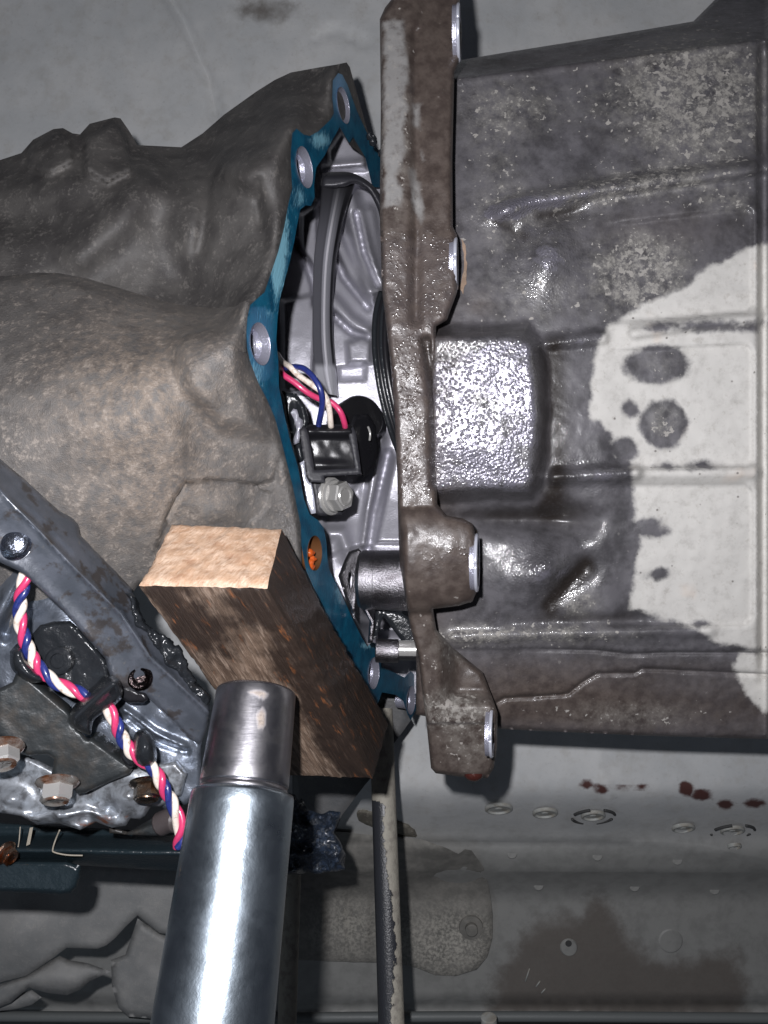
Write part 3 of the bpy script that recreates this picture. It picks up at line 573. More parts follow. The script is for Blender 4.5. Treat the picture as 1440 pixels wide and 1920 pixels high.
relief('lower_casting', lo, d_lo, TRL, trans, 6, .05, .92, 10, .003, attrs={'brown': lambda X, Y: np.clip(1.1*gau(X, Y, 260, 760, 170, 170)+.6*gau(X, Y, 300, 960, 160, 80), 0, 1),
    'gloss': lambda X, Y: np.clip(.9*gau(X, Y, 270, 570, 60, 20, 14)+.45*gau(X, Y, 390, 640, 90, 60)+.7*gau(X, Y, 540, 980, 20, 60)+.1, 0, 1)}, lines=[STEP, [(350,905),(330,935),(312,972)], LUG[1:8]])
relief('side_wall', [(626,122),(650,117),(656,126),(668,170),(696,270),(716,300),(700,300),(680,290),(655,272),(636,238),(612,262),(600,250),(622,215)], lambda X, Y: dpl(X, Y)+.004, TRANS, trans, 5, .02, 1)
# black goo crumbs on the far ring
for x, y, r in ((694,258,7),(700,268,8),(716,290,7),(702,262,5)): dome('sealant_crumb', P(x, y, .475), (-.2,-1,.3), r*.475/F, .004, OILBLK, trans, seg=9)

# ================================================================ ALUMINIUM CASTING in the gap
ins = thing('aluminium_inner_housing', 'clean bright aluminium inner casting with curved ribs seen in the gap behind the blue flange', 'housing', P(680,1300,.54))
al_poly = [(505,640),(520,560),(540,470),(552,400),(590,300),(637,225),(690,270),(740,330),(800,420),(830,700),(830,1120),(765,1130),(752,1150),(700,1150),(712,1250),(745,1275),(722,1290),(690,1250),(640,1150),(600,1080),(560,980),(520,760)]
def d_al(X, Y):
    d = .520+.03*sst(700,300,Y)-.02*sst(900,1100,Y)+.085*sst(1120,1210,Y)
    d = d-.016*plat([(560,400),(600,372),(600,520),(560,470)], X, Y, 10)+.016*ridge([(552,455),(572,485),(590,535),(592,570)], X, Y, 6)
    d = d-.014*plat([(524,560),(600,545),(590,740),(525,740)], X, Y, 10)
    d = d-.022*ridge([(655,370),(672,440),(700,540)], X, Y, 17, 3)-.010*ridge([(690,400),(702,470),(716,540)], X, Y, 15, 3)
    d = d+.016*ridge([(668,400),(682,471),(708,535)], X, Y, 5)
    d = d-.014*ridge([(632,452),(660,508),(694,562)], X, Y, 14, 3)+.014*ridge([(626,470),(645,520),(690,575)], X, Y, 6)
    d = d-.011*ridge([(625,565),(655,600),(684,620)], X, Y, 13, 3)+.014*ridge([(625,590),(660,622),(690,632)], X, Y, 6)
    d = d-.012*plat([(645,640),(700,620),(700,685),(650,685)], X, Y, 10)+.008*plat([(630,686),(690,680),(688,715),(632,716)], X, Y, 8)
    d = d-.012*plat([(612,280),(640,240),(690,290),(690,322),(612,322)], X, Y, 10)-.008*ridge([(612,312),(690,305)], X, Y, 8)
    d = d-.016*ridge([(711,822),(700,900),(685,1017)], X, Y, 12, 3)+.018*ridge([(728,850),(700,960),(690,1030)], X, Y, 6)
    d = d-.010*plat([(737,850),(760,850),(760,1022),(700,1022)], X, Y, 9)
    d = d-.010*ridge([(610,1000),(640,1000),(655,1040)], X, Y, 14)-.006*plat([(600,960),(690,880),(680,1030),(610,1052)], X, Y, 14)
    d = d-.008*ridge([(655,1160),(700,1170)], X, Y, 8)
    return d+.0008*fbm(X, Y, 40, 3, 5)
relief('inner_casting', al_poly, d_al, ALU, ins, 4, .02, 1, 4, .002)
relief('lower_casting', [(690,1130),(800,1130),(800,1300),(735,1300),(700,1260)], lambda X, Y: .592-.016*ridge([(690,1180),(800,1178)], X, Y, 7)+0*X, ALU, ins, 5, .02, 1)
# machined ring band
BAND = M('machined_band')
def bandm():
    m = BAND; u = m.attr('u'); v = m.attr('v'); s_ = m.noise(.5, 3, .6, vec=m.stretch((1,1,.05)))
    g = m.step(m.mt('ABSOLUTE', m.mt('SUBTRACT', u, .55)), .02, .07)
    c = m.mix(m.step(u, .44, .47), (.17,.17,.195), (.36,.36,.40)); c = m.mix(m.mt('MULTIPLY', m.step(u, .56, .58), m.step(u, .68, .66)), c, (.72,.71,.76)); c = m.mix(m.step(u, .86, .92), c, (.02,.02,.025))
    c = m.mix(m.step(v, .80, .84), c, (.72,.72,.78)); c = m.mix(m.step(v, .38, .06), c, (.035,.035,.04))  # upper end darkened in colour for the shadow on the ring
    return m.out(c, .32, .5, m.bump(s_, .0001, .6))
bandm()
Lc = spline([(604,324),(603,352),(600,395),(594,437),(589,480),(587,522),(586,578),(586,634),(589,678),(596,712),(608,737)], 6)
Rc = spline([(664,330),(655,358),(643,398),(635,437),(628,480),(624,522),(622,578),(623,634),(627,678),(630,712),(632,742)], 6)
V = []; Fc = []; au = []; av = []; nu = 12
for i, (l, r) in enumerate(zip(Lc, Rc)):
    for j in range(nu+1):
        u = j/nu; x, y = l+(r-l)*u; dd = .484+.012*u+(.0012 if .44 < u < .56 else 0)+(.003 if u > .85 else 0)
        V.append(P(x, y, dd)); au.append(u); av.append(i/(len(Lc)-1))
for i in range(len(Lc)-1):
    for j in range(nu): a = i*(nu+1)+j; Fc.append((a, a+nu+1, a+nu+2, a+1))
b0 = len(V)
for i in range(len(Lc)):
    for j in (0, nu): V.append(V[i*(nu+1)+j]+Vector((0,.012,0))); au.append(au[i*(nu+1)+j]); av.append(i/(len(Lc)-1))
for i in range(len(Lc)-1):
    for q, j in enumerate((0, nu)): a = i*(nu+1)+j; Fc.append((a, a+nu+1, b0+2*(i+1)+q, b0+2*i+q))
mk('ring_band', V, Fc, BAND, ins, True, {'u': au, 'v': av})
relief('ring_arch', [tuple(p) for p in spline([(602,350),(608,326),(634,322),(660,324),(688,338),(708,358),(720,384),(728,424),(716,424),(708,392),(693,362),(680,350),(664,344),(645,350),(622,353)], 4, True)], lambda X, Y: .482+.008*sst(640,720,X)+.004*sst(335,322,Y), metal('shaded_ring', (.028,.028,.034), .4, met=.2), ins, 3.5, .02, 1, 7, .005)  # near-black colour stands for the ring's outer surface lying in shadow
for dx, r in ((0,.0016),(7,.0013),(13,.0016),(20,.0022)):
    tube('seal_ring', [P(714+dx,548,.470), P(704+dx,590,.466), P(702+dx,650,.463), P(708+dx,705,.462), P(719+dx,760,.464), P(734+dx,812,.468), P(748+dx,850,.474)], r, OILBLK if dx in (0, 13) else BLK, ins, 8)
# bearing boss barrel
bs_ = grime('sooty_aluminium', (.16,.155,.16), (.24,.235,.25), (.42,.41,.42), .6, .6, .35, .3, .0006, 14)
bsm = metal('sooty_machined', (.30,.29,.31), .35, grain=.0006, gscale=.7, tint=(.14,.13,.14))
q = .455; r = 57*q/F
lathe('bearing_boss', P(672,1087,q+.012), (1,-.15,0), [(0,r*.7),(.001,r*.92),(.003,r),(.0105,r),(.0106,r*.985),(.011,r*.985),(.0112,r),(.034,r*1.02)], bsm, ins, 48)
relief('web', [(634,1080),(646,1050),(654,1034),(672,1028),(684,1040),(684,1135),(694,1150),(703,1165),(699,1205),(690,1206),(693,1165),(682,1142),(670,1115),(664,1160),(650,1130)], lambda X, Y: .468+.03*(X-670)/60*-.3, bsm, ins, 4, .02, .98, 4, .003, holes=[[(656+4*math.cos(a), 1088+17*math.sin(a)) for a in np.linspace(0, 2*math.pi, 14)[:-1]]])
relief('gusset', [(704,1140),(752,1148),(770,1160),(800,1215),(800,1232),(770,1225),(718,1155),(708,1190),(700,1200)], lambda X, Y: .470+0*X, OILBLK, ins, 5, .01, 1, 3, .002)
q = .466
pin = lathe('dowel_pin', P(704,1220,q), (1,-.02,-.01), [(0,20*q/F),(.0005,22*q/F),(.0132,22*q/F),(.0134,20*q/F),(.0138,17*q/F),(.032,17*q/F)], bsm, ins, 28)
lathe('dowel_tip', P(748,1218,q-.0005), (1,-.02,-.01), [(0,17.5*q/F),(.02,17.5*q/F)], BOLT, ins, 24)
# grey plate under flange
PL = grime('dark_grey_plate', (.075,.078,.082), (.10,.10,.10), (.15,.15,.14), .3, .3, .5, .1, .0004, 26)
tag(relief('support_plate', [(690,1290),(716,1298),(743,1303),(756,1314),(764,1339),(770,1351),(758,1368),(738,1395),(712,1440),(684,1472),(640,1530),(628,1562),(590,1560),(548,1500),(548,1440),(640,1380)], lambda X, Y: .605+0*X, PL, None, 7, .012, 1, 4, .002), 'flat dark grey support plate showing below the wood block', 'plate')
tag(relief('sealant_smeared_bracket', [(530,1480),(552,1492),(560,1500),(566,1496),(572,1510),(587,1522),(603,1527),(618,1520),(638,1524),(632,1545),(627,1560),(640,1580),(648,1600),(646,1632),(600,1638),(530,1636)], lambda X, Y: .50+.012*fbm(X, Y, 26, 4, 3)+.006*sst(1600,1625,Y), goo(), None, 4, .03, .95, 8, .005, jag=4), 'lumpy bracket smeared with blue-black sealant, right of the steel post', 'bracket')

# ================================================================ SPEED SENSOR
sen = thing('speed_sensor', 'black plastic speed sensor with pink, cream and blue wires bolted inside the gap', 'sensor', P(630,960,.45))
base = lambda d0, sx=0, sy=0: (lambda X, Y: d0+sx*(X-620)/100+sy*(Y-850)/100)
relief('clip_frame', [(561,806),(570,800),(576,806),(580,822),(590,882),(666,878),(652,806),(662,801),(668,812),(678,889),(608,893),(609,905),(582,904),(575,895)], base(.437,.006,-.004), BLKM, sen, 3.5, .008, 1, 2, .0008)
relief('plug_body', [(574,800),(580,796),(658,796),(662,808),(672,884),(590,890),(578,830)], lambda X, Y: .4405+.006*(X-620)/100-.003*np.exp(-((Y-809)/8)**2)+.0018*sst(816,824,Y)-.002*gau(X, Y, 612, 872, 40, 9)+.0006*fbm(X, Y, 20, 2), BLK, sen, 3.5, .016, 1, 4, .002)
relief('side_housing', [(656,800),(664,778),(690,776),(706,800),(710,850),(700,880),(684,896),(676,889)], lambda X, Y: .447+.022*(X-660)/50, BLK, sen, 4, .02, 1, 3, .002)
lathe('barrel', P(664,792,.476), (.45,-1,.1), [(0,46*.46/F),(.010,46*.46/F),(.012,43*.46/F),(.012,.0001)], metal('barrel_black', (.008,.008,.009), .14, met=0), sen, 40, cap=False)
tube('o_ring_glint', [P(690,800,.455), P(694,812,.454), P(693,826,.455)], .0007, BOLT, sen, 6)
relief('mounting_foot', [(582,900),(622,896),(640,900),(650,950),(640,966),(600,967),(592,962),(588,930)], base(.449,.01), BLKM, sen, 4, .012, 1, 4, .002)
relief('mounting_pad', [(561,868),(570,864),(574,894),(580,905),(586,906),(590,935),(592,962),(582,964),(570,935),(564,900)], base(.447), MACH, sen, 3.5, .01, 1, 2, .001)
relief('dark_boss', [(528,732),(556,738),(572,760),(580,790),(572,806),(562,812),(572,862),(560,868),(548,830),(536,780)], lambda X, Y: .452+.006*gau(X, Y, 553, 795, 8, 30), OILBLK, sen, 4, .01, 1, 6, .004)
relief('boss_glimmer', [(545,774),(550,766),(557,768),(561,782),(568,788),(569,796),(564,806),(561,830),(552,834),(549,826),(556,806),(551,786)], lambda X, Y: .445+.002*fbm(X, Y, 8, 3), metal('pale_glimmer', (.42,.42,.48), .12, grain=.0008, gscale=1.5, met=.3), sen, 3, .006, 1, 4, .002)  # pale patch shaped as the reflective glimmer on the dark boss
# flange bolt
ax = Vector((.80,-.60,0)).normalized(); bc = P(624,930,.447)
bo = lathe('bolt', bc, ax, [(0,.0088),(.0012,.0092),(.0022,.0088),(.0022,.006)], BOLT, sen, 36, label='silver hex head bolt')
lathe('hex_head', bc+ax*.002, ax, [(0,.0084),(.0062,.0084),(.0070,.0074),(.0070,.0055)], BOLT, bo, 6, smooth=False, rot=.3)
lathe('washer', bc-ax*.0022, ax, [(0,.0102),(.0014,.0108),(.0022,.0102)], BOLT, bo, 36)
lathe('head_dimple', bc+ax*.0089, ax, [(0,.0058),(.0008,.0052),(.0008,.0044),(.0002,.0036),(.0002,.0001)], BOLT, bo, 24, cap=False)
dw = .432
tube('wire', [P(520,668,.46), P(527,684,.447), P(529,700,dw), P(552,717,dw-.002), P(575,735,dw-.001), P(597,747,dw+.002), P(622,755,dw+.003), P(638,772,dw+.003), P(646,794,.439), P(647,806,.444)], .00165, PINK, sen, 12, label='pink wire')
tube('wire', [P(520,664,.46), P(529,678,.445), P(544,688,dw), P(560,704,dw-.001), P(586,722,dw-.003), P(606,738,dw-.002), P(616,761,dw), P(620,794,.438), P(621,806,.444)], .00165, WHT, sen, 12, label='cream wire')
tube('wire', [P(522,690,.455), P(534,690,.44), P(552,688,dw), P(571,692,dw-.004), P(591,712,dw-.007), P(602,735,dw-.007), P(604,761,dw-.002), P(598,794,.438), P(597,806,.444)], .00165, BLU, sen, 12, label='dark blue wire')

# ================================================================ WOOD BLOCK
def woodm():
    m = M('oily_wood'); ed = m.attr('end'); oil = m.attr('oil'); 
    gs = m.along((.048,.072,-.105), .10); gr = m.noise(1.3, 5, .65, vec=gs, seed=1); gr2 = m.noise(4.5, 5, .6, vec=gs, seed=2); bl = m.noise(16, 5, .6, seed=3)
    side = m.mix(m.step(gr2, .35, .65), (.070,.046,.033), (.18,.125,.090)); side = m.mix(m.mt('MULTIPLY', m.step(gr, .48, .62), .6), side, (.33,.25,.195))
    o = m.step(m.mt('ADD', oil, m.mt('MULTIPLY', m.mt('SUBTRACT', m.mt('ADD', m.mt('MULTIPLY', gr2, .6), m.mt('MULTIPLY', bl, .6)), .6), 2.4)), .25, .8)
    oc = m.mix(m.step(m.noise(2.6, 4, .6, vec=m.along((.048,.072,-.105), .22), seed=12), .57, .70), (.024,.015,.011), (.17,.062,.022)); oc = m.mix(m.mt('MULTIPLY', m.step(gr, .55, .66), .5), oc, (.075,.048,.034)); side = m.mix(m.mt('MULTIPLY', o, .97), side, oc)
    ef = m.mt('ADD', m.mt('MULTIPLY', m.noise(.9, 5, .7, vec=m.along((.5,.6,.5), .25), seed=5), .6), m.mt('MULTIPLY', m.noise(3.2, 4, .6, vec=m.along((1,.1,.1), .3), seed=25), .4)); eg = m.mix(m.step(ef, .32, .66), (.34,.19,.11), (.70,.53,.40)); eg = m.mix(m.mt('MULTIPLY', m.step(m.noise(7, 5, .6, vec=m.rotate((0,40,0)), seed=15), .40, .62), .55), eg, (.46,.28,.17)); eg = m.mix(m.mt('MULTIPLY', m.step(bl, .5, .7), .5), eg, (.36,.18,.10))
    eg = m.mix(m.mt('MULTIPLY', m.step(ef, .66, .72), .8), eg, (.9,.75,.62))
    c = m.mix(ed, side, eg); bm = m.bump(m.mixf(ed, m.mt('ADD', gr, m.mt('MULTIPLY', gr2, .7)), m.mt('MULTIPLY', ef, .8)), .0013, .8)
    return m.out(c, m.mixf(ed, .52, .5), 0, bm, m.mixf(ed, m.mt('MULTIPLY', o, .45), .10), .2, bm)
WD = woodm()
C8 = {'a': P(253,1094,.338), 'b': P(500,1097,.336), 'c': P(702,1465,.408), 'd': P(512,1458,.410), 'e': P(318,978,.372), 'f': P(528,984,.372), 'g': P(733,1362,.452), 'h': P(560,1380,.455)}
wV = []; wF = []; wE = []; wO = []
def quad(p, nu, nv, end, oilf):
    a, b, c, d = [C8[k] for k in p]; s0 = len(wV)
    for i in range(nu+1):
        for j in range(nv+1):
            u, v = i/nu, j/nv; q = a.lerp(b, u).lerp(d.lerp(c, u), v)
            nn = (b-a).cross(d-a).normalized(); e = min(u, 1-u, v, 1-v); n0 = fbm(q.x*9000, q.z*9000, 26, 4, 2)*.0013
            ctr = sum(C8.values(), Vector())/8; q = q+(ctr-q).normalized()*(.0022*math.exp(-e*22)+n0)
            wV.append(q); wE.append(end); wO.append(oilf(u, v))
    for i in range(nu):
        for j in range(nv): a_ = s0+i*(nv+1)+j; wF.append((a_, a_+1, a_+nv+2, a_+nv+1))
g2 = lambda u, v, cu, cv, ru, rv: math.exp(-((u-cu)/ru)**2-((v-cv)/rv)**2)
quad('abcd', 44, 60, 0, lambda u, v: min(1, .35+.6*g2(u, v, .25, .2, .2, .2)+1.5*max(0, (u-.5-.12*math.sin(v*7)))+.25*v*u+.4*g2(u, v, .9, .9, .2, .2)-.9*g2(u, v, .35, .6, .3, .25)-.9*g2(u, v, .3, .95, .3, .14)))
quad('bfgc', 20, 60, 0, lambda u, v: .95)
quad('efba', 44, 26, 1, lambda u, v: 0)
quad('eadh', 20, 60, 0, lambda u, v: .7); quad('dcgh', 20, 20, 0, lambda u, v: .9); quad('hgfe', 20, 40, 0, lambda u, v: .9)
wood = tag(mk('wood_block', wV, wF, WD, None, True, {'end': wE, 'oil': wO}), 'rough sawn oil-stained timber block resting on top of the steel post', 'wood block')

# ================================================================ STEEL POST
post = thing('jack_post', 'thick polished steel jack post pushing up under the timber block', 'jack post', P(400,1990,.24))
T0 = P(481,1296,.352); T1 = P(391,1985,.287); axj = (T1-T0).normalized(); LJ = (T1-T0).length
def at_y(y):
    lo_, hi_ = 0, 1.2
    for _ in range(40):
        mid = (lo_+hi_)/2
        if proj(T0+(T1-T0)*mid)[1] < y: lo_ = mid
        else: hi_ = mid
    return lo_*LJ
t1 = at_y(1474); t2 = at_y(1492); ru = .0173; rl = .0211
def lat2(name, prof, m, attrs=False, seg=72):
    # dense lathe with an 'al' attribute (rust flecks)
    pr = []
    for (a, b), (c, d) in zip(prof[:-1], prof[1:]):
        k = max(1, int((c-a)/.004)); pr += [(a+(c-a)*i/k, b+(d-b)*i/k) for i in range(k)]
    pr.append(prof[-1]); ax_, u, v = frame_of(axj); V = []; Fc = []; al = []
    for (t, r) in pr:
        for i in range(seg):
            a = 2*math.pi*i/seg; V.append(T0+ax_*t+(u*math.cos(a)+v*math.sin(a))*r); x, y = proj(V[-1])
            front = (u*math.cos(a)+v*math.sin(a)).y < 0
            al.append(1.0*float(gau(A(x), A(y), 490, 1345, 14, 34)+.8*gau(A(x), A(y), 480, 1300, 40, 6)+.6*gau(A(x), A(y), 470, 1420, 8, 30))*front)
    n = len(pr)
    for i in range(n-1):
        for k in range(seg): j = (k+1) % seg; Fc.append((i*seg+k, i*seg+j, (i+1)*seg+j, (i+1)*seg+k))
    Fc.append(list(range(seg))[::-1]); Fc.append([(n-1)*seg+k for k in range(seg)])
    return mk(name, V, Fc, m, post, True, {'al': al})
BR = brushed()
lat2('upper_sleeve', [(0,ru*.95),(.0006,ru*.985),(.0014,ru),(t1-.001,ru*1.065),(t1,ru*1.05)], BR)
lat2('collar_groove', [(t1-.0005,ru*1.04),(t2,ru*1.05)], BR)
lat2('lower_shaft', [(t2-.0016,ru*1.07),(t2-.0006,rl*.985),(t2+.0006,rl),(LJ,rl*1.06)], chrome())

# ================================================================ LOWER LEFT
DB = M('blue_black_steel')
def dbm():
    m = DB; a = m.noise(14, 5, .6); b = m.noise(3, 5, .7, seed=1); gl = m.step(m.noise(9, 4, .6, seed=4), .52, .62)
    c = m.mix(m.step(a, .4, .62), (.060,.068,.083), (.088,.097,.118)); c = m.mix(m.mt('MULTIPLY', gl, .8), c, (.035,.028,.024)); c = m.mix(m.mt('MULTIPLY', m.step(b, .6, .7), .5), c, (.14,.13,.12))
    return m.out(c, .38, .25, m.bump(m.mt('ADD', a, m.mt('MULTIPLY', b, .5)), .0005, .6), .35, .2)
dbm()
bar = thing('steel_support_arm', 'diagonal blue-black folded steel arm with a round rivet, lower left of the photo', 'bracket', P(380,1390,.36))
crease = [(-80,845),(0,920),(67,987),(133,1057),(227,1150),(283,1233),(367,1312),(392,1335)]
ar_poly = [(-160,720),(-60,805),(0,860),(40,893),(110,957),(138,972),(147,985),(150,1003),(213,1067),(247,1103),(252,1125),(257,1157),(275,1175),(293,1190),(333,1213),(350,1257),(393,1307),(394,1340),(386,1372),(376,1398),(350,1381),(321,1352),(274,1304),(225,1286),(208,1270),(201,1252),(199,1237),(113,1140),(60,1090),(33,1070),(0,1054),(-160,990)]
def d_ar(X, Y):
    side = np.sign((Y-860)*1.0-(X)*1.19)      # which side of the crease
    t = pdist(crease, X, Y); below = inside(crease+[(392,1600),(-400,1600),(-400,845)], X, Y)
    d = .322+.045*np.clip((X)/390, -.4, 1)+np.where(below, .004*sst(0, 60, t), .020*np.clip(t/70, 0, 1))
    return d-.0025*np.exp(-(t/5)**2)+.0005*fbm(X, Y, 60, 3, 3)+.0015*ridge([(-60,880),(10,930),(60,965),(130,1040)], X, Y, 6)
relief('arm', ar_poly, d_ar, DB, bar, 5, .012, .98, 6, .004, lines=[crease], jag=1.2)
rv = dome('rivet', P(26,1019,.330), (.05,-1,.25), .0072, .0042, metal('rivet_steel', (.30,.33,.40), .25, grain=.0005, gscale=1.5), bar, seg=28)
lathe('rivet_washer', P(24,1020,.333), (.05,-1,.25), [(0,.0085),(.0012,.0085),(.0016,.0075)], DB, bar, 28)
lathe('oily_hole', P(262,1271,float(d_ar(A([262.]), A([1271.]))[0])-.0012), (.12,-1,.12), [(-.001,.0001),(-.001,.0022),(.0002,.0034),(.0006,.0044),(-.0004,.0056)], metal('oily_hole_metal', (.045,.035,.035), .15, grain=.001, gscale=1.4), bar, 20, cap=False)
tz = [(238,1112),(252,1122),(262,1150),(278,1170),(296,1186),(318,1196),(338,1214),(352,1246),(372,1280),(396,1308),(392,1330),(350,1290),(300,1220),(255,1165)]
relief('torn_sealant', tz, lambda X, Y: .3475+.02*np.clip((X-240)/150, 0, 1)+.003*fbm(X, Y, 18, 4, 3), OILBLK, bar, 3, .006, .9, 4, .003, jag=11)
# aluminium castings behind (valve body)
vb = thing('oil_pan_casting', 'grey scalloped aluminium casting edge with hex bolts, at the left below the steel arm', 'casting', P(150,1560,.37))
relief('side_casting', [(-200,1020),(30,1060),(110,1130),(200,1230),(130,1330),(-200,1330)], lambda X, Y: .372-.010*ridge([(-20,1180),(40,1070)], X, Y, 22)+.008*ridge([(10,1190),(45,1110)], X, Y, 10)-.006*gau(X, Y, 90, 1180, 40, 30)+.001*fbm(X, Y, 30, 3), ALUD, vb, 5, .02, 1)
relief('inner_plate', [(120,1270),(216,1290),(300,1300),(378,1395),(376,1480),(350,1508),(310,1520),(262,1460),(210,1400),(130,1380)], lambda X, Y: .374-.006*ridge([(232,1330),(290,1375),(345,1400)], X, Y, 7)+.004*ridge([(240,1345),(300,1392),(350,1408)], X, Y, 6)-.004*gau(X, Y, 300, 1340, 40, 40)+.001*fbm(X, Y, 30, 3), ALUD, vb, 5, .02, 1, 6, .004)
SC = M('stained_aluminium')
def scm():
    m = SC; a = m.noise(5, 5, .6, dist=.3); b = m.noise(1.5, 4, .6, seed=1); r = m.attr('rust')
    f = m.step(m.mt('ADD', r, m.mt('MULTIPLY', m.mt('SUBTRACT', a, .5), 1.5)), .35, .8)
    c = m.mix(m.step(a, .4, .65), (.42,.45,.49), (.17,.175,.185)); c = m.mix(f, c, (.26,.085,.035))
    return m.out(c, .36, m.mixf(f, .6, .2), m.bump(b, .00025, .5))
scm()
scal = [(-120,1400),(0,1400),(60,1420),(100,1440),(170,1480),(240,1440),(330,1425),(352,1450),(340,1492),(300,1512),(283,1512),(272,1530),(262,1536),(245,1534),(236,1548),(210,1552),(180,1541),(150,1556),(112,1544),(70,1546),(40,1530),(0,1524),(-120,1500)]
relief('scalloped_edge', scal, lambda X, Y: .365-.010*gau(X, Y, 238, 1495, 34, 26)-.008*gau(X, Y, 20, 1500, 30, 20)+.008*gau(X, Y, 165, 1535, 30, 16)-.007*ridge([(110,1530),(160,1522),(205,1532)], X, Y, 8)+.006*gau(X, Y, 205, 1520, 16, 12)-.004*ridge([(0,1520),(60,1536),(110,1520)], X, Y, 7)+.0003*fbm(X, Y, 24, 2), SC, vb, 4.5, .02, .98, 9, .007, attrs={'rust': lambda X, Y: np.clip(.7*gau(X, Y, 200, 1536, 22, 12)+.6*gau(X, Y, 160, 1545, 30, 8)+.5*gau(X, Y, 240, 1535, 10, 8)+.35*gau(X, Y, 120, 1480, 50, 20), 0, 1)})
# dark bracket plate
dp = [(-120,1300),(0,1290),(23,1279),(32,1257),(73,1275),(131,1322),(134,1354),(166,1387),(181,1372),(190,1372),(252,1433),(248,1444),(242,1452),(200,1468),(163,1486),(146,1489),(132,1474),(128,1466),(96,1456),(102,1424),(88,1414),(52,1417),(35,1404),(0,1382),(-120,1360)]
cr2 = [(33,1262),(131,1345),(166,1388),(252,1450)]
relief('cover_plate', dp, lambda X, Y: .345+.012*np.clip(X/250, 0, 1)+.010*sst(0, 26, pdist(cr2, X, Y))*inside(cr2+[(300,1100),(33,1100)], X, Y)+.001*fbm(X, Y, 60, 3), DKP, vb, 5, .006, .99, 5, .003, lines=[cr2])
def hexbolt(x, y, d, r, ax, parent, m=RB, rot=.2):
    ax = Vector(ax).normalized(); c = P(x, y, d)
    b = lathe('bolt', c, ax, [(0,r*1.25),(r*.16,r*1.30),(r*.30,r*1.15),(r*.42,r*.9)], m, parent, 32)
    lathe('hex_head', c+ax*r*.36, ax, [(0,r*.98),(r*.72,r*.98),(r*.86,r*.86),(r*.86,r*.5)], BOLT if m is RB else m, b, 6, smooth=False, rot=rot)
    lathe('head_rim', c+ax*r*1.20, ax, [(0,r*.80),(r*.10,r*.78),(r*.14,r*.68),(r*.02,r*.5),(r*.02,.00001)], m, b, 28, cap=False)
    return b
bax = (.12,-.58,-.80)
hexbolt(108,1464,.3445,.0070,bax,vb); hexbolt(277,1466,.354,.0062,bax,vb,metal('dull_bolt', (.42,.36,.30), .25, grain=.0003, gscale=2, tint=(.22,.13,.08))); hexbolt(4,1400,.335,.0068,(.3,-.6,-.7),vb)
# rail
rail = thing('frame_rail', 'black painted square rail with a rounded tab under the grey casting, at the far left', 'rail', P(150,1690,.44))
relief('rail_body', [(-200,1536),(60,1546),(345,1562),(420,1564),(420,1634),(345,1634),(140,1622),(-200,1610)], lambda X, Y: .405+.020*sst(1592, 1560, Y)-.0045*np.exp(-((Y-1593-(X)*.02)/6)**2)+.014*sst(1600,1632,Y)+.0006*fbm(X, Y, 50, 3), TEAL, rail, 5, .03, .99, 4, .003)
relief('tab', [(-200,1606),(120,1612),(152,1624),(151,1640),(144,1664),(132,1675),(112,1678),(60,1674),(-200,1668)], lambda X, Y: .395+.006*sst(1620,1612,Y)+.0006*fbm(X, Y, 40, 3), TEAL, rail, 5, .012, 1, 8, .005)
CR = metal('cream_sealer', (.30,.27,.22), .5, grain=.0004, met=0)
tube('sealer_line', [P(112,1556,.4005), P(104,1575,.402), P(99,1592,.399), P(102,1598,.398), P(125,1603,.398), P(155,1604,.399)], .0004, CR, rail, 6)
relief('sealer_patch', [(56,1552),(62,1551),(56,1583),(49,1586)], lambda X, Y: .4035+0*X, CR, rail, 4, .004, 1)
tube('sealer_line', [P(38,1550,.407), P(36,1575,.405), P(34,1588,.402)], .0003, CR, rail, 6)
hexbolt(8,1598,.392,.0045,(.8,-.4,-.3),rail,metal('orange_rust_bolt', (.55,.16,.05), .25, grain=.0005, gscale=2, tint=(.6,.45,.35)))
tag(relief('small_strut', [(205,1550),(240,1560),(330,1510),(345,1520),(345,1568),(255,1566),(205,1562)], lambda X, Y: .382+.004*ridge([(240,1556),(330,1522)], X, Y, 5), DKP, None, 4, .01, 1, 3, .002), 'small dark diagonal strut between the scalloped casting and the steel post', 'strut')
tag(tube('rubber_stub', [P(300,1545,.374), P(318,1538,.372), P(332,1538,.370)], .0055, metal('dull_rubber', (.06,.05,.05), .4, met=0), None, 14), 'short dull rubber stub behind the end of the twisted wires', 'stub')
# black clip base with round bolt
clipb = thing('clip_base', 'glossy black clip base with a round head behind the twisted wires', 'clip', P(120,1300,.36))
relief('base_plate', [(60,1190),(75,1172),(100,1165),(132,1164),(150,1180),(200,1238),(212,1290),(160,1312),(90,1268),(52,1262),(22,1242),(18,1222),(30,1208)], lambda X, Y: .356+.002*fbm(X, Y, 40, 3)+.002*gau(X, Y, 160, 1230, 30, 30), OILBLK, clipb, 5, .012, 1, 8, .006)
lathe('round_head', P(115,1238,.357), (0,-1,.1), [(0,.0062),(.004,.006),(.0046,.005),(.0046,.0034),(.0036,.003),(.0036,.0001)], OILBLK, clipb, 28, cap=False)
